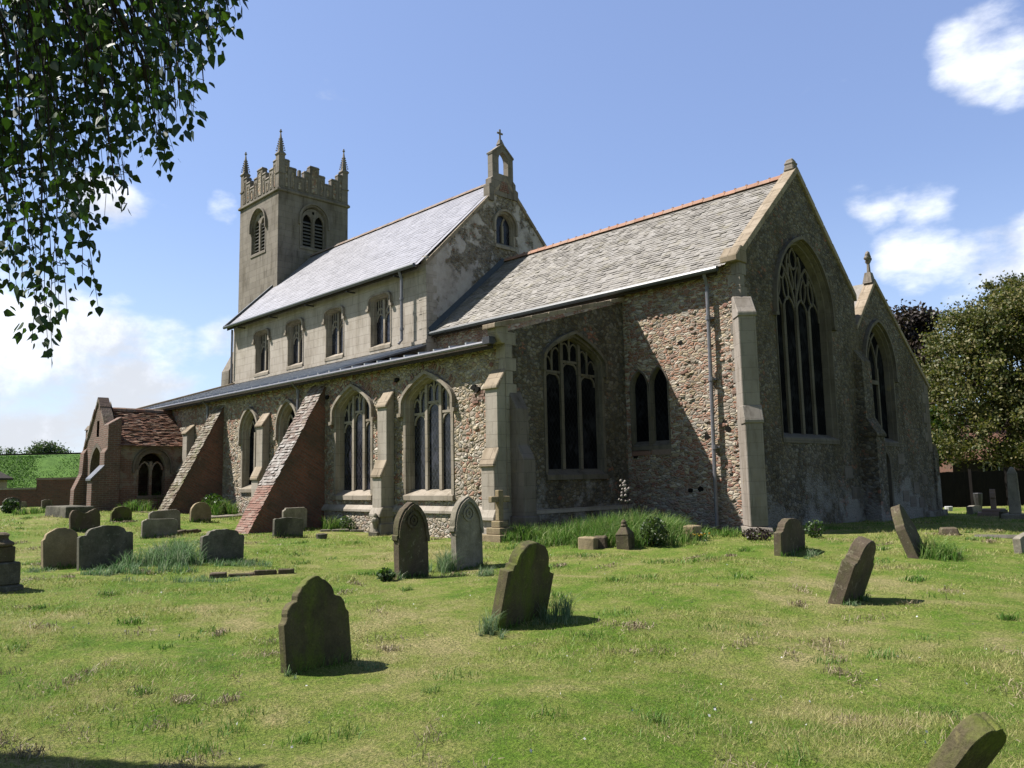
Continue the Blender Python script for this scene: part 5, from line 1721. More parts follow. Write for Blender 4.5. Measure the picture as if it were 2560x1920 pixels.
# ================================================================= GRAVESTONES
def profile(kind, W, H):
    h = W / 2
    if kind == 'trefoil':
        s = H * .56
        p = [(-h, 0), (-h, s - .02), (-h * .93, s), (-h * .90, s + .03)]
        p += [(-h * .90 + h * .30 * (1 - math.cos(a)), s + .03 + H * .15 * math.sin(a)) for a in [i * math.pi / 2 / 6 for i in range(1, 7)]]
        p += [(-h * .57, s + .04 + H * .15)]
        p += [(-h * .57 + h * .57 * (1 - math.cos(a)), s + .05 + H * .15 + (H - s - .05 - H * .15) * (.62 * math.sin(a) + .38 * (1 - math.cos(a)) ** 1.0)) for a in [i * math.pi / 2 / 8 for i in range(1, 9)]]
    elif kind == 'gothic':
        s = H * .63
        p = [(-h * .90, 0), (-h * .90, s - .16), (-h, s - .13), (-h, s - .07), (-h * .93, s - .05), (-h * .93, s)]
        rise = H - s
        hw = h * .93
        Rr = (hw * hw + rise * rise) / (2 * hw)
        a1 = math.asin(min(1, rise / Rr))
        p += [(-hw + Rr - Rr * math.cos(a1 * i / 9), s + Rr * math.sin(a1 * i / 9)) for i in range(1, 10)]
    elif kind == 'shoulder':
        s = H * .62
        p = [(-h, 0), (-h, s), (-h * .80, s + .02), (-h * .78, s + .07), (-h * .70, s + .08)]
        p += [(-h * .70 * math.cos(a), s + .08 + (H - s - .08) * math.sin(a)) for a in [i * math.pi / 2 / 9 for i in range(1, 10)]]
    elif kind == 'camber':
        s = H * .76
        p = [(-h, 0), (-h, s), (-h * .92, s + .03), (-h * .74, s + .035), (-h * .71, s + .06)]
        p += [(-h * .71 * math.cos(a), s + .06 + (H - s - .06) * math.sin(a)) for a in [i * math.pi / 2 / 8 for i in range(2, 9)]]
    elif kind == 'round':
        s = max(H - h * .95, H * .3)
        p = [(-h, 0), (-h, s)] + [(-h * math.cos(a), s + (H - s) * math.sin(a)) for a in [i * math.pi / 2 / 10 for i in range(1, 11)]]
    elif kind == 'lowround':
        s = H * .70
        p = [(-h * .94, 0), (-h, s), (-h * .97, s + .025), (-h * .88, s + .03)] + [(-h * .88 * math.cos(a), s + .03 + (H - s - .03) * math.sin(a)) for a in [i * math.pi / 2 / 9 for i in range(2, 10)]]
    elif kind == 'double':
        s = H * .70
        p = [(-h, 0), (-h, s)]
        p += [(-h + h * .30 * (1 - math.cos(a)), s + (H - s) * math.sin(a)) for a in [i * math.pi / 2 / 5 for i in range(1, 6)]]
        p += [(-h * .70 + h * .70 * i / 6, H - (H - s) * .55 * math.sin(i / 6 * math.pi / 2) ** 2) for i in range(1, 7)]
    elif kind == 'ogee':
        s = H * .55
        p = [(-h, 0), (-h, s), (-h * .92, s + .06), (-h * .78, s + .09), (-h * .72, s + .15)]
        p += [(-h * .72 + h * .72 * i / 6, s + .15 + (H - s - .15) * math.sin(i / 6 * math.pi / 2)) for i in range(1, 7)]
    elif kind == 'cut':
        p = [(-h, 0), (-h, H * .86), (-h * .93, H * .93), (-h * .80, H * .95), (-h * .78, H), (0, H + .004)]
    else:                                                 # flat with a slight camber
        p = [(-h, 0), (-h, H * .88), (-h * .9, H * .94)] + [(-h * .9 + h * .9 * i / 4, H * .94 + H * .06 * math.sin(i / 4 * math.pi / 2)) for i in range(1, 5)]
    out = p + [(-x, y) for x, y in p[-2::-1]]
    return out


FEET = []


def stone(label, kind, mat, pl, pr, ytop, rz=0.0, side=0.0, back=0.0, th=.12, bevel=.012, panel=False, name='headstone', wmul=1.0, group='old gravestones in the churchyard', hfix=None):
    """pl, pr: pixels where the lower corners of the east face meet the turf."""
    q_ = random.Random(int(pl[0] * 7 + pl[1]))
    if abs(side) + abs(back) < .15:
        side += q_.uniform(-.035, .035)
        back += q_.uniform(-.05, .03)
    P1 = spot(*pl)
    d = Vector((-math.sin(rz), math.cos(rz), 0))
    lo, hi = .05, 3.0
    for _ in range(40):
        m = (lo + hi) / 2
        if project(P1 + d * m)[0] < pr[0]:
            lo = m
        else:
            hi = m
    W = lo * wmul
    c = P1 + d * (W / 2)
    c.z = ground(c.x, c.y)
    Mx = Matrix.Rotation(rz, 4, 'Z') @ Matrix.Rotation(back, 4, 'Y') @ Matrix.Rotation(side, 4, 'X')
    lo, hi = .1, 3.0
    for _ in range(40):
        m = (lo + hi) / 2
        if project(c + Mx @ Vector((0, 0, m)))[1] > ytop:
            lo = m
        else:
            hi = m
    H = hfix or lo
    prof = [(u * (1 + q_.uniform(-.012, .006)), v + (q_.uniform(-.012, .004) if v > H * .4 else 0)) for u, v in profile(kind, W, H)]
    prof[0], prof[-1] = (prof[0][0], -.35), (prof[-1][0], -.35)
    f = lambda u, v, dd=0.0: (-dd, u, v)
    mb = MB()
    mb.prism(f, prof, 0, th, mat)
    if panel:                                             # moulded border standing proud of a sunk face
        inner = [(u * .97, v - .005) for u, v in prof[1:-1]]
        mb.bar(f, [(u * .90, v * .985 if v < H * .5 else v - .055) for u, v in inner], .055, -.03, .01, mat)
        mb.bar(f, loop_pts(0, H * .76, W * .17, W * .18), .04, -.022, .01, mat, closed=True)
        mb.bar(f, loop_pts(0, H * .76, W * .07, W * .08), .03, -.02, .01, mat, closed=True)
    o = mb.build(name, bevel=bevel)
    o.matrix_world = Matrix.Translation(c) @ Mx
    tag(o, label, 'gravestone', group)
    FEET.append((c, d, W, Mx.to_3x3() @ Vector((1, 0, 0)), th))
    return o


G_, B_, Y_, T_, K_ = M['grave_green'], M['grave_brown'], M['grave_grey'], M['grave_tan'], M['grave_dark']
stone('large mossy dark headstone with a three-lobed top, nearest to the middle of the lawn', 'trefoil', G_, (718, 1689), (881, 1668), 1437, rz=.08, side=.05, back=-.06, th=.10)
stone('mossy headstone with a rounded top leaning well to the right, in the middle foreground', 'shoulder', G_, (1247, 1580), (1366, 1568), 1356, rz=.08, side=-.13, back=.16, th=.14)
stone('dark brown pointed gothic headstone left of its pale twin', 'gothic', B_, (994, 1447), (1076, 1442), 1255, rz=.02, th=.13, panel=True)
stone('pale grey pointed gothic headstone right of its dark twin', 'gothic', Y_, (1138, 1431), (1212, 1426), 1239, rz=.02, th=.13, panel=True)
stone('small round-shouldered headstone on the grass before the east wall', 'shoulder', B_, (1954, 1392), (2014, 1389), 1295, rz=.10, th=.13)
stone('brown headstone leaning steeply to the right with a long shadow on the grass', 'shoulder', B_, (2106, 1512), (2158, 1500), 1352, rz=.04, side=-.06, back=.36, th=.17)
stone('narrow headstone leaning to the left before the chapel door', 'ogee', B_, (2296, 1399), (2322, 1396), 1260, rz=.02, side=.03, back=-.34, th=.16)
stone('big round-topped headstone cut by the lower right corner of the view', 'round', G_, (2262, 2095), (2352, 2070), 1780, rz=-.42, side=-.20, back=.58, th=.10, hfix=.64)
stone('pale grey headstone cut by the right edge of the view', 'flat', Y_, (2556, 1384), (2640, 1384), 1327, rz=.1, th=.12)
stone('tan lichened headstone with a low rounded top at the left', 'lowround', T_, (106, 1425), (201, 1418), 1319, rz=.06, back=-.06, th=.12)
stone('wide dark headstone with square shoulders touching the tan one', 'camber', K_, (197, 1430), (333, 1416), 1313, rz=.10, back=-.03, th=.10)
stone('brown headstone with a double-humped top', 'double', B_, (176, 1329), (251, 1324), 1273, rz=.05, th=.12)
stone('small dark headstone with an ogee top below the porch', 'ogee', G_, (279, 1304), (330, 1302), 1266, rz=.05, th=.12)
stone('wide grey flat-topped headstone, front one of an overlapping pair', 'cut', Y_, (355, 1346), (444, 1344), 1296, rz=.02, th=.11)
stone('grey flat-topped headstone, rear one of an overlapping pair', 'cut', Y_, (374, 1331), (452, 1328), 1275, rz=.02, th=.11)
stone('round-topped tan headstone standing before the far raking buttress', 'round', T_, (477, 1305), (528, 1303), 1255, rz=.05, th=.11)
stone('dark streaked headstone with square shoulders among the long grass', 'camber', K_, (503, 1406), (609, 1402), 1322, rz=.06, th=.11)
stone('dark headstone overgrown with ivy by the garden wall', 'lowround', K_, (7, 1281), (53, 1281), 1243, rz=.05, th=.14)
stone('low dark headstone against the garden wall', 'flat', K_, (104, 1272), (130, 1271), 1249, rz=.05, th=.09)
stone('small pale stone beside the ivied headstone', 'flat', Y_, (51, 1269), (66, 1268), 1253, rz=.05, th=.10)
stone('grey headstone half sunk in the grass beside the porch window', 'round', Y_, (339, 1260), (365, 1258), 1232, rz=.05, th=.10)
stone('slate-grey headstone with a camber top at the foot of the near raking buttress', 'flat', K_, (685, 1342), (758, 1340), 1293, rz=.04, th=.10)
stone('pale headstone with cut corners just behind the slate-grey one', 'cut', Y_, (708, 1332), (768, 1330), 1269, rz=.04, th=.10)
stone('little dark headstone beside the far obelisk', 'flat', B_, (2509, 1296), (2521, 1295), 1275, rz=.1, th=.12)
stone('small square grey headstone in the sun near the black fence', 'flat', Y_, (2433, 1287), (2455, 1286), 1263, rz=.1, th=.2)
stone('tiny headstone in the shade of the fence', 'flat', K_, (2370, 1262), (2381, 1262), 1224 + 26, rz=.1, th=.1)


def cross_stone(name, label, px, ytop, mat, rz=0.0, steps=3, arm=.30, w=.10, sw=.26, cat='grave cross'):
    c = spot(*px)
    lo, hi = .3, 4.0
    for _ in range(40):
        m = (lo + hi) / 2
        if project(c + Vector((0, 0, m)))[1] > ytop:
            lo = m
        else:
            hi = m
    H = lo
    e = empty(name, c)
    e.rotation_euler = (0, 0, rz)
    tag(e, label, cat)
    mb = MB()
    sh = H * .13
    for k in range(steps):
        r = sw * (1 - k * .27)
        mb.box(-r, r, -r, r, -.2 if k == 0 else k * sh + .002, (k + 1) * sh, mat)
    mb.build('stepped_base', e, bevel=.015)
    mb = MB()
    z0 = steps * sh
    mb.box(-w * .55, w * .55, -w * .7, w * .7, z0 + .002, H, mat)
    za = H - (H - z0) * .30
    mb.box(-w * .55 + .003, w * .55 - .003, -arm, -w * .7 - .001, za - w * .6, za + w * .6, mat)
    mb.box(-w * .55 + .003, w * .55 - .003, w * .7 + .001, arm, za - w * .6, za + w * .6, mat)
    mb.build('cross', e, bevel=.012)
    return e


cross_stone('stone_cross', 'tall pale stone cross on stepped base beside the aisle corner buttress', (1250, 1352), 1225, M['grave_tan'], rz=.05, steps=3, arm=.30, w=.11, sw=.30)
cross_stone('granite_cross', 'pinkish granite cross on stepped base in the sun near the black fence', (2486, 1289), 1223, M['grave_pink'], rz=.25, steps=2, arm=.22, w=.16, sw=.50)

p = spot(2540, 1297)
ob = empty('obelisk', p)
tag(ob, 'tall pale grave pillar with a pointed top at the far right', 'obelisk')
mb = MB()
mb.box(-.34, .34, -.34, .34, -.2, .16, M['grave_grey'])
mb.build('base', ob, bevel=.02)
mb = MB()
mb.lathe(0, 0, [(.24, .162), (.20, 1.45), (.10, 1.62), (.02, 1.66)], M['grave_grey'], 4, math.pi / 4 + .2)
mb.build('shaft', ob, bevel=.015)

# pedestal monument cut by the left edge
p = spot(-6, 1478)
pd = empty('pedestal_tomb', p)
pd.rotation_euler = (0, 0, .12)
tag(pd, 'stepped dark stone monument cut by the left edge of the view', 'monument')
mb = MB()
mb.box(-.22, .22, -.26, .26, -.3, .08, K_)
mb.box(-.19, .19, -.22, .22, .082, .40, K_)
mb.build('plinth', pd, bevel=.02)
mb = MB()
mb.box(-.13, .13, -.16, .16, .402, .62, B_)
mb.lathe(0, .0, [(.17, .62), (.20, .65), (.17, .68), (.11, .71), (.10, .75), (.13, .78), (.07, .82)], B_, 8)
mb.build('die', pd, bevel=.015)

# low chest tomb, ledger, kerbs, ruined bits
def block(name, label, cat, px, size, mat, rz=0.0, top=0.0, group=None):
    c = spot(*px)
    sx, sy, sz = size
    mb = MB()
    r = random.Random(int(px[0]))
    j = lambda: r.uniform(-.02, .02)
    t = top
    mb.hexa([(-sx + j(), -sy + j(), -.2), (sx + j(), -sy + j(), -.2), (sx + j(), sy + j(), -.2), (-sx + j(), sy + j(), -.2),
             (-sx * (1 - t) + j(), -sy * (1 - t) + j(), sz + j()), (sx * (1 - t) + j(), -sy * (1 - t) + j(), sz + j()), (sx * (1 - t) + j(), sy * (1 - t) + j(), sz + j()), (-sx * (1 - t) + j(), sy * (1 - t) + j(), sz + j())], mat)
    o = mb.build(name, bevel=.02)
    o.location = c
    o.rotation_euler = (j(), j(), rz)
    tag(o, label, cat, group)
    return o


block('chest_tomb', 'low dark chest tomb in the grass before the porch', 'tomb', (172, 1291), (.8, .42, .34), K_, .1)
block('ledger_slab', 'flat grey ledger slab at the foot of the far raking buttress', 'slab', (560, 1292), (.42, .75, .07), Y_, .05)
block('ledger_slab', 'flat grey slab in the shade right of the chapel', 'slab', (2525, 1344), (.65, .30, .05), K_, .3)
block('stone_block', 'square pale stone block at the edge of the tall grass', 'stone', (1476, 1371), (.17, .17, .22), T_, .2)
block('stone_block', 'rough brown stump of stone beside the square pale block', 'stone', (1502, 1368), (.17, .16, .20), B_, .5, .25)
block('stone_block', 'pale stone block with yellow flowers below the downpipe', 'stone', (1731, 1351), (.15, .16, .30), T_, .1)
block('field_stone', 'rough stone lying in the shaded grass before the chapel', 'stone', (2372, 1336), (.22, .25, .14), B_, .4, .3)
block('field_stone', 'small stone in the sunlit grass below the leaning headstone', 'stone', (2385, 1391), (.12, .14, .07), B_, .9, .3)
c = spot(1565, 1373)
mb = MB()
mb.box(-.13, .13, -.15, .15, -.2, .28, B_)
mb.hexa([(-.135, -.16, .28), (.135, -.16, .28), (.135, .16, .28), (-.135, .16, .28), (-.06, -.06, .42), (.06, -.06, .42), (.06, .06, .42), (-.06, .06, .42)], B_)
mb.lathe(0, 0, [(.06, .42), (.075, .45), (.05, .48), (.06, .51), (.02, .56)], B_, 8)
for s_ in (-1, 1):
    mb.bar(lambda u, v, d=0: (.131 - d, u, v), arch_pts(s_ * .065, .04, .02, .18, .06, 5), .02, -.012, .005, B_)
o = mb.build('broken_finial', bevel=.008)
o.location = c
o.rotation_euler = (.03, -.04, .25)
tag(o, 'broken carved finial stone with a knob, in front of the tall grass', 'finial')
c = spot(938, 1340)
mb = MB()
mb.box(-.13, .13, -.13, .13, -.1, .12, Y_)
mb.lathe(0, 0, [(.10, .12), (.06, .20), (.075, .30), (.11, .40), (.10, .46), (.05, .50), (.06, .55), (.03, .60)], Y_, 7)
o = mb.build('broken_statue', bevel=.006, smooth=False)
o.location = c
o.rotation_euler = (.08, .05, .4)
tag(o, 'small weathered broken statue at the foot of the middle aisle buttress', 'statue')
c = spot(804, 1346)
mb = MB()
mb.lathe(0, 0, [(.12, -.1), (.14, .05), (.15, .11), (.10, .12), (.09, .07)], K_, 10)
o = mb.build('flower_urn', bevel=.004)
o.location = c
tag(o, 'little dark stone flower pot sunk in the grass before the aisle', 'urn')
c = spot(2448, 1278)
mb = MB()
mb.lathe(0, 0, [(.10, 0), (.16, .5), (.17, .68), (.15, .70)], M['iron'], 10)
o = mb.build('dark_urn')
o.location = c
tag(o, 'tall black urn behind the small square grey headstone', 'urn')
c = spot(2372, 1276)
mb = MB()
mb.lathe(0, 0, [(.13, -.02), (.15, .06), (.16, .15), (.12, .16)], M['white'], 10)
o = mb.build('white_pot')
o.location = c
tag(o, 'white flower pot on the sunlit grass beside the fence', 'pot')


def kerb(label, pts, w, h, mat, seed):
    r = random.Random(seed)
    P = [spot(*q) for q in pts]
    mb = MB()
    c = P[0]
    for a, b in zip(P[:-1], P[1:]):
        L = (b - a).length
        t = (b - a).normalized()
        nn = Vector((-t.y, t.x, 0))
        k = 0
        while k < L - .1:
            s = r.uniform(.25, .55)
            e = min(k + s - .03, L)
            hh = h * r.uniform(.6, 1.1)
            q0, q1 = a + t * k - c, a + t * e - c
            ww = w * r.uniform(.8, 1.1) / 2
            z = ground((c + q0).x, (c + q0).y) - c.z
            R = [q0 - nn * ww, q1 - nn * ww, q1 + nn * ww, q0 + nn * ww]
            mb.hexa([(v.x, v.y, z - .15) for v in R] + [(v.x, v.y, z + hh + r.uniform(-.015, .015)) for v in R], mat)
            k += s
    o = mb.build('grave_kerb', bevel=.015)
    o.location = c
    tag(o, label, 'grave kerb')


kerb('long broken stone kerb in the lawn before the leaning foreground stones', [(524, 1447), (636, 1440), (735, 1434)], .14, .09, B_, 1)
kerb('mossy kerb of stones beside the pair of flat-topped grey headstones', [(442, 1339), (500, 1330)], .16, .12, B_, 2)
kerb('low pale kerb stones at the foot of the aisle wall', [(800, 1329), (920, 1330)], .14, .06, Y_, 3)


# ================================================================= GRASS
STONES = [o for o in COL.objects if o.name.startswith('headstone')]


def tri_blades(P, h, w, lean, rng, lie=None):
    n = len(P)
    a = rng.uniform(0, 2 * np.pi, n)
    s = np.stack([np.cos(a), np.sin(a), np.zeros(n)], 1) * (w / 2)[:, None]
    b = rng.uniform(0, 2 * np.pi, n)
    tip = P + np.stack([np.cos(b) * lean * h, np.sin(b) * lean * h, h], 1)
    return np.stack([P - s, P + s, tip], 1).reshape(-1, 3), np.arange(n * 3).reshape(n, 3)


def bent_blades(P, h, w, lean, rng, wind=(0.25, 0.1)):
    """Two-quad curved blades for long grass."""
    n = len(P)
    a = rng.uniform(0, 2 * np.pi, n)
    s = np.stack([np.cos(a), np.sin(a), np.zeros(n)], 1) * (w / 2)[:, None]
    b = rng.uniform(0, 2 * np.pi, n)
    d = np.stack([np.cos(b) + wind[0], np.sin(b) + wind[1], np.zeros(n)], 1) * (lean * h)[:, None]
    z = np.zeros((n, 3))
    z[:, 2] = h
    m = P + d * .28 + z * .58
    t = P + d + z * (1 - .25 * lean)[:, None]
    V = np.stack([P - s, P + s, m + s * .7, m - s * .7, t + s * .12, t - s * .12], 1).reshape(-1, 3)
    o = np.arange(n)[:, None] * 6
    F = np.stack([o + [0, 1, 2, 3], o + [3, 2, 4, 5]], 1).reshape(-1, 4)
    return V, F


rg = np.random.default_rng(21)
n = 420000
dep = 3.6 * (46 / 3.6) ** (rg.uniform(0, 1, n) ** 1.12)
lat = rg.uniform(-1, 1, n) * dep * .74
X = FWH.x * dep + R0.x * lat
Y = FWH.y * dep + R0.y * lat
keep = ~((Y > 13.2) & (X < -9.9)) & ~((X < -31) & (Y > 10.2))
X, Y, dep = X[keep], Y[keep], dep[keep]
pat = np.sin(X * 1.3 + 2 * np.sin(Y * .9)) * np.sin(Y * 1.7 + 1.5 * np.sin(X * .8))
keep = rg.uniform(0, 1, len(X)) < .70 + .30 * pat
X, Y, dep, pat = X[keep], Y[keep], dep[keep], pat[keep]
Z = ground_np(X, Y) - .006
h = rg.uniform(.014, .040, len(X)) * (1 + .6 * pat) * np.clip(dep / 12, 1, 1.8)
w = np.clip(.0042 * dep / 5, .0038, .026)
P, F = tri_blades(np.stack([X, Y, Z], 1), h, w, rg.uniform(.2, 1.5, len(X)), rg)
o = np_mesh('lawn_grass', P, F, M['blade'])
tag(o, kind='stuff')

# wisps of dry mowings in drifts
C = []
for i in range(150):
    d = 4.2 * (34 / 4.2) ** rg.uniform(0, 1)
    l = rg.uniform(-.72, .72) * d
    cx, cy = FWH.x * d + R0.x * l, FWH.y * d + R0.y * l
    if (cy > 12.6 and cx < -9.0):
        continue
    k = int(rg.uniform(20, 150))
    ca = rg.uniform(0, np.pi)
    sp = rg.normal(size=(k, 2)) * np.array([rg.uniform(.05, .26), rg.uniform(.03, .07)])
    C.append(np.stack([cx + sp[:, 0] * np.cos(ca) - sp[:, 1] * np.sin(ca), cy + sp[:, 0] * np.sin(ca) + sp[:, 1] * np.cos(ca), np.full(k, d)], 1))
C = np.concatenate(C)
k = len(C)
zz_ = ground_np(C[:, 0], C[:, 1]) + rg.uniform(.006, .045, k)
a = rg.uniform(0, 2 * np.pi, k)
L = rg.uniform(.006, .022, k)
wd = np.clip(.0022 * C[:, 2] / 5, .002, .010)
dx = np.stack([np.cos(a) * L, np.sin(a) * L, rg.uniform(-.03, .03, k)], 1)
sx = np.stack([-np.sin(a) * wd, np.cos(a) * wd, rg.uniform(-.004, .004, k)], 1)
B0 = np.stack([C[:, 0], C[:, 1], zz_], 1)
P = np.stack([B0 - dx - sx, B0 - dx + sx, B0 + dx + sx * .4, B0 + dx - sx * .4], 1).reshape(-1, 3)
o = np_mesh('dry_mowings', P, np.arange(k * 4).reshape(k, 4), M['straw'])
tag(o, kind='stuff')


def tall(name, clumps, mat, seed, wmin=.006):
    r = np.random.default_rng(seed)
    PP, HH, WW = [], [], []
    for (px, py, rx, ry, cnt, hh) in clumps:
        c = spot(px, py)
        cnt = int(cnt * .62)
        tuft = r.normal(size=(max(3, cnt // 22), 2)) * .5
        u = tuft[r.integers(0, len(tuft), cnt)] + r.normal(size=(cnt, 2)) * .09
        x = c.x + R0.x * u[:, 0] * rx + FWH.x * u[:, 1] * ry
        y = c.y + R0.y * u[:, 0] * rx + FWH.y * u[:, 1] * ry
        PP.append(np.stack([x, y, ground_np(x, y) - .02], 1))
        HH.append(hh * r.uniform(.35, 1.15, cnt) * np.exp(-.35 * (u ** 2).sum(1)))
        WW.append(max(wmin, c.length * .0008) * r.uniform(.6, 1.3, cnt))
    P, h, w = np.concatenate(PP), np.concatenate(HH), np.concatenate(WW)
    V, F = bent_blades(P, h, w, r.uniform(.15, .75, len(P)), r)
    o = np_mesh(name, V, F, mat)
    tag(o, kind='stuff')
    return o


tall('tall_grass', [(1310, 1352, .5, .5, 1500, .45), (1370, 1352, .8, .5, 2200, .42), (1450, 1352, .9, .5, 2800, .55), (1530, 1352, .9, .6, 3600, .62), (1600, 1350, .9, .6, 3600, .70),
                    (1655, 1343, .7, .45, 2200, .58), (1410, 1362, 1.2, .3, 2200, .28), (1580, 1360, 1.2, .3, 2400, .42), (1685, 1340, .4, .4, 700, .42), (1790, 1338, 1.0, .3, 400, .2),
                    (1820, 1340, .6, .25, 300, .25), (1275, 1356, .3, .3, 600, .3), (1240, 1345, .25, .3, 200, .2)], M['tall_blade'], 31)
tall('wall_foot_grass', [(370, 1272, 1.2, .8, 2200, .75), (415, 1270, 1.0, .8, 1800, .8), (340, 1278, .6, .6, 700, .5), (455, 1268, .6, .6, 900, .6), (560, 1288, .5, .6, 700, .6), (600, 1284, .6, .7, 1200, .85),
                         (640, 1282, .5, .6, 600, .7), (525, 1290, .4, .5, 500, .7), (830, 1322, .5, .3, 350, .45), (870, 1325, .5, .3, 300, .3), (810, 1318, .3, .3, 300, .55), (905, 1327, .4, .3, 250, .3),
                         (1010, 1335, .5, .2, 200, .2), (2345, 1393, .35, .4, 700, .42), (2385, 1400, .3, .35, 300, .28), (60, 1285, .6, .5, 500, .3), (205, 1292, .4, .3, 300, .35)], M['tall_blade'], 32)
tall('rough_grass', [(375, 1415, .7, .4, 900, .40), (435, 1405, .6, .45, 1500, .52), (455, 1412, .4, .4, 700, .46), (310, 1432, .6, .3, 500, .22), (395, 1430, .8, .3, 500, .22), (560, 1414, .5, .25, 400, .16), (640, 1416, .7, .4, 600, .16),
                     (1110, 1433, .28, .3, 620, .46), (1120, 1425, .3, .3, 300, .3), (980, 1452, .25, .2, 260, .2), (1220, 1584, .16, .16, 300, .30), (1240, 1592, .14, .12, 130, .15), (1400, 1545, .22, .2, 420, .34),
                     (1395, 1560, .3, .15, 260, .14), (1215, 1440, .3, .2, 260, .2), (2018, 1392, .3, .2, 200, .18), (890, 1672, .25, .12, 160, .10), (720, 1692, .12, .12, 90, .10), (2160, 1500, .25, .2, 160, .12),
                     (2110, 1516, .2, .15, 120, .10), (470, 1455, 1.0, .4, 700, .14), (120, 1432, .7, .3, 400, .13), (250, 1436, .6, .3, 420, .15)], M['blue_blade'], 33)

# grass the mower leaves against the foot of every stone
r_ = np.random.default_rng(61)
Q = []
for (c, d, W, nx, th) in FEET:
    k = 150
    t = r_.uniform(-.56, .56, k) * W
    o_ = np.where(r_.uniform(0, 1, k) < .75, r_.uniform(.0, .06, k), -th - r_.uniform(0, .06, k))
    x = c.x + d.x * t + nx.x * o_
    y = c.y + d.y * t + nx.y * o_
    Q.append(np.stack([x, y, ground_np(x, y) - .015], 1))
Q = np.concatenate(Q)
P, F = bent_blades(Q, r_.uniform(.04, .16, len(Q)) * (.5 + .9 * r_.uniform(0, 1, len(Q)) ** 2), np.clip(np.hypot(Q[:, 0], Q[:, 1]) * .0009, .005, .02), r_.uniform(.2, .9, len(Q)), r_)
tag(np_mesh('stone_foot_grass', P, F, M['tall_blade']), kind='stuff')

# low weeds, pale fallen leaves and daisies in the turf
r_ = np.random.default_rng(44)
PC, PD = [], []
for i in range(130):
    d = 4.5 * (32 / 4.5) ** r_.uniform(0, 1)
    l = r_.uniform(-.72, .72) * d
    cx, cy = FWH.x * d + R0.x * l, FWH.y * d + R0.y * l
    if cy > 12.4 and cx < -9.0:
        continue
    k = int(r_.uniform(25, 110))
    q = r_.normal(size=(k, 2)) * r_.uniform(.04, .16)
    PC.append(np.stack([cx + q[:, 0], cy + q[:, 1], ground_np(cx + q[:, 0], cy + q[:, 1]) - .01], 1))
PC = np.concatenate(PC)
P, F = bent_blades(PC, r_.uniform(.03, .10, len(PC)), np.clip(np.hypot(PC[:, 0], PC[:, 1]) * .0012, .005, .02), r_.uniform(.2, .9, len(PC)), r_)
tag(np_mesh('lawn_tufts', P, F, M['tall_blade']), kind='stuff')
for i in range(230):
    d = 4.5 * (30 / 4.5) ** r_.uniform(0, 1)
    l = r_.uniform(-.72, .72) * d
    cx, cy = FWH.x * d + R0.x * l, FWH.y * d + R0.y * l
    if cy > 12.4 and cx < -9.0:
        continue
    PD.append((cx, cy, ground(cx, cy) + .03))
P, F = leaves_np(np.array(PD), .022, droop=0, rng=r_, aspect=.8)
tag(np_mesh('fallen_petals', P, F, M['white']), kind='stuff')

# leafy plants at the foot of the walls


def bushlet(name, label, cat, px, py, r, nl, ls, mat, hz=.6, seed=1, stems=True):
    c = spot(px, py)
    e = empty(name, c)
    tag(e, label, cat)
    rng = np.random.default_rng(seed)
    d = rng.normal(size=(nl, 3))
    d /= np.linalg.norm(d, axis=1)[:, None]
    P = d * (rng.uniform(.55, 1.05, nl) * r)[:, None] * np.array([1, 1, hz])
    P[:, 2] += r * hz * .9
    V, F = leaves_np(P, ls, rng=rng, aspect=.85)
    np_mesh('foliage', V, F, mat, e)
    mb = MB()
    for k in range(6):
        a = k * 1.05
        mb.tube([(0, 0, -.1), (math.cos(a) * r * .3, math.sin(a) * r * .3, r * hz * .8), (math.cos(a) * r * .7, math.sin(a) * r * .7, r * hz * 1.3)], [.012, .009, .004], M['twig'], 5)
    mb.build('stem', e)
    return e


bushlet('ivy_bush', 'rounded ivy-covered stump with pale leaves in front of the tall grass', 'ivy', 1637, 1364, .27, 800, .06, M['ivy'], 1.05, 4)
bushlet('nettle_clump', 'green nettle clump between the two raking buttresses', 'weeds', 590, 1283, .45, 500, .11, M['green_leaf'], 1.0, 5)
bushlet('nettle_clump', 'green weeds against the side of the far raking buttress', 'weeds', 530, 1288, .40, 450, .11, M['green_leaf'], .95, 6)
bushlet('wall_weeds', 'low reddish weeds round the base of the corner buttress', 'weeds', 1895, 1350, .34, 420, .055, M['copper_leaf'], .38, 7)
bushlet('dock_plant', 'low dark green dock plant left of the dark gothic headstone', 'plant', 965, 1452, .14, 120, .07, M['green_leaf'], .7, 8)
bushlet('wall_weeds', 'green weeds sprouting at the base of the middle aisle buttress', 'weeds', 868, 1326, .20, 200, .06, M['pale_leaf'], 1.1, 9)
bushlet('wall_weeds', 'dark weeds at the foot of the shaded east wall', 'weeds', 2040, 1345, .22, 200, .06, M['green_leaf'], .9, 10)
c = spot(1752, 1356)
e = empty('flower_clump', c)
tag(e, 'little clump of yellow flowers beside the pale block below the downpipe', 'flowers')
V, F = leaves_np(nprng.normal(size=(160, 3)) * np.array([.10, .10, .05]) + np.array([0, 0, .07]), .05, rng=nprng)
np_mesh('foliage', V, F, M['green_leaf'], e)
for k in range(9):
    fx, fy, fz = rnd.gauss(0, .09), rnd.gauss(0, .09), rnd.uniform(.13, .2)
    mb = MB()
    mb.lathe(fx, fy, [(.004, fz - .02), (.022, fz), (.020, fz + .008), (.004, fz + .004)], M['yellow'], 7)
    mb.build('flower_head', e)
c = spot(1566, 1345)
e = empty('dead_seedhead', c)
tag(e, 'tall dry grey seedhead rising out of the tall grass against the shaded wall', 'plant')
mb = MB()
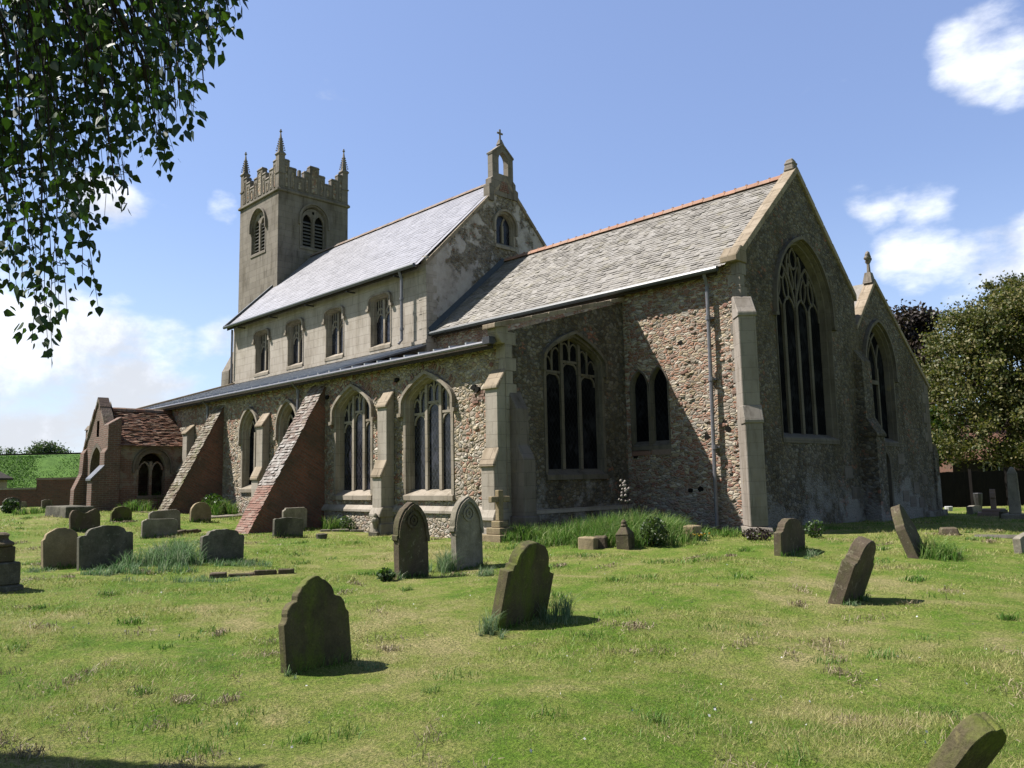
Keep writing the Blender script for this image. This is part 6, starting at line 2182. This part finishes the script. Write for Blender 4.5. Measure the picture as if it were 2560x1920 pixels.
for k in range(4):
    mb.tube([(0, .02 * k, 0), (.02 * k - .03, .03 * k - .04, .6), (.04 * k - .05, .06 * k - .09, 1.0 + .05 * k)], [.008, .006, .003], M['twig'], 5)
mb.build('stem', e)
pp = []
for k in range(30):
    x, y, z = rnd.gauss(0, .05), rnd.gauss(0, .08), rnd.uniform(.72, 1.20)
    pp.append((x, y, z, rnd.uniform(.018, .035)))
for x, y, z, r in pp:
    mb = MB()
    mb.lathe(x, y, [(.002, z - r), (r * .8, z - r * .5), (r, z), (r * .7, z + r * .6), (.002, z + r)], M['seed'], 6)
    mb.build('seed_head', e, smooth=True)
# ivy stem creeping on the ivied gravestone
bushlet('ivy_bush', 'dark ivy smothering the headstone by the garden wall', 'ivy', 26, 1283, .30, 420, .09, M['birch_leaf'], .9, 14)

# ================================================================= BIRCH OVERHEAD
tb = FWH * 4.9 - R0 * 4.9
tb.z = ground(tb.x, tb.y)
bt = empty('birch_tree', tb)
tag(bt, 'weeping birch whose hanging leafy sprays fill the upper left corner', 'tree')
inv = -tb
br = random.Random(77)
mb = MB()
mb.tube([tb - Vector((0, 0, .4)), tb + Vector((.05, .05, 2.5)), tb + Vector((.0, .15, 5.5)), tb + Vector((.1, .1, 9.0))], [.22, .17, .13, .05], M['birch_bark'], 10)
mb.build('trunk', bt, inv, smooth=True)
YM = [(-60, 720), (0, 710), (40, 640), (75, 745), (112, 775), (140, 680), (175, 600), (214, 665), (226, 470), (262, 445), (272, 395), (305, 350), (345, 372), (370, 352), (385, 270), (415, 285), (425, 175), (455, 120), (485, 95), (505, 60), (522, 15)]


def ymax(x):
    xs = [p[0] for p in YM]
    return float(np.interp(x, xs, [p[1] for p in YM]))


twig = MB()
LC_, LD_ = [], []
ends = [(p[0], p[1] - 4, None) for p in YM if p[0] >= 0]
for i in range(185):
    x = br.uniform(-130, 515)
    f_ = br.random() ** .8
    ends.append((x, -60 + f_ * (ymax(x) * .96 + 60), None))
for (ex, ey, _) in ends:
    sc = 2560 / 2212
    dpt = br.uniform(3.7, 5.2)
    E_ = along(ex * sc, ey * sc, dpt)
    span = max(.5, min(2.4, (ey + 170) / 380 * 1.0 * dpt / 4.2))
    top = E_ - R0 * (span * br.uniform(.10, .34)) + Vector((br.uniform(-.1, .1), br.uniform(-.1, .1), span))
    m1 = top.lerp(E_, .45) + R0 * (span * br.uniform(.0, .10))
    pts = []
    for k in range(13):
        t = k / 12
        pts.append(top * (1 - t) ** 2 + m1 * 2 * t * (1 - t) + E_ * t * t + Vector((br.uniform(-.012, .012), br.uniform(-.012, .012), 0)))
    twig.tube(pts, [.0055 * (1 - .75 * k / 12) for k in range(13)], M['twig'], 4, cap=False)
    nl = int(span * 26)
    for k in range(nl):
        t = (k + br.random()) / nl
        t = t ** .9
        i0 = min(11, int(t * 12))
        q = pts[i0].lerp(pts[i0 + 1], t * 12 - i0)
        off = Vector((br.gauss(0, 1), br.gauss(0, 1), br.gauss(-.5, .6))).normalized() * br.uniform(.02, .085)
        LC_.append(q + off)
        LD_.append(off.normalized() * .7 + Vector((0, 0, -1)) * br.uniform(.3, 1.2) + Vector((br.gauss(0, .4), br.gauss(0, .4), 0)))
        if br.random() < .3:
            twig.tube([q, q + off * .6], .0022, M['twig'], 3, cap=False)
    LC_.append(E_)
    LD_.append(Vector((br.gauss(0, .2), br.gauss(0, .2), -1)))
# heavier limbs feeding the sprays, above and left of the view
for k in range(16):
    s = tb + Vector((0, 0, br.uniform(3.6, 7.5)))
    e2 = along(br.uniform(-500, 560), br.uniform(-420, -90), br.uniform(3.8, 5.4))
    mid_ = s.lerp(e2, .55) + Vector((0, 0, br.uniform(.3, .7)))
    twig.tube([s, s.lerp(mid_, .5) + Vector((0, 0, .15)), mid_, e2], [.05, .035, .022, .008], M['twig'], 6)
for k in range(26):
    x0 = br.uniform(-80, 460)
    a_ = along(x0, br.uniform(-120, -40), br.uniform(3.9, 5.0))
    b_ = along(x0 + br.uniform(30, 170), min(ymax((x0 + 60) / 1.157) * .75, br.uniform(150, 520)), br.uniform(3.9, 5.0))
    twig.tube([a_, a_.lerp(b_, .5) + R0 * .08, b_], [.009, .006, .003], M['twig'], 5)
# the rest of the crown, out of the picture to the left
for k in range(26000):
    z = br.uniform(3.0, 6.4)
    l_ = br.uniform(-4.2, -1.5)
    f_ = br.uniform(4.2, 4.92 + .17 * min(1.9, -1.5 - l_)) + .104 * z
    l_ -= .75 * z
    c = FWH * (f_ + br.gauss(0, .03)) + R0 * l_ + Vector((0, 0, z))
    q = c - Vector((0, 0, EYE))
    if q.dot(R0) / max(.2, q.dot(FWH)) > -.72:
        continue
    LC_.append(c)
    LD_.append(Vector((br.gauss(0, .5), br.gauss(0, .5), -1)))
twig.build('branches', bt, inv, uv=False)
n = len(LC_)
C = np.array([tuple(v) for v in LC_])
D_ = np.array([tuple(v) for v in LD_])
D_ /= np.linalg.norm(D_, axis=1)[:, None]
R_ = nprng.normal(size=(n, 3))
S_ = np.cross(D_, R_)
S_ /= np.linalg.norm(S_, axis=1)[:, None]
N_ = np.cross(S_, D_)
Ls = nprng.uniform(.036, .072, n)[:, None]
far = (np.arange(n) > n - 3000)[:, None]
V = np.stack([C, C + D_ * Ls * .22 + S_ * Ls * .36, C + D_ * Ls * .52 + S_ * Ls * .30 + N_ * Ls * .06, C + D_ * Ls * 1.05 + N_ * Ls * .02, C + D_ * Ls * .52 - S_ * Ls * .30 + N_ * Ls * .06, C + D_ * Ls * .22 - S_ * Ls * .36], 1).reshape(-1, 3)
np_mesh('foliage', V, np.arange(n * 6).reshape(n, 6), M['birch_leaf'], bt, inv)
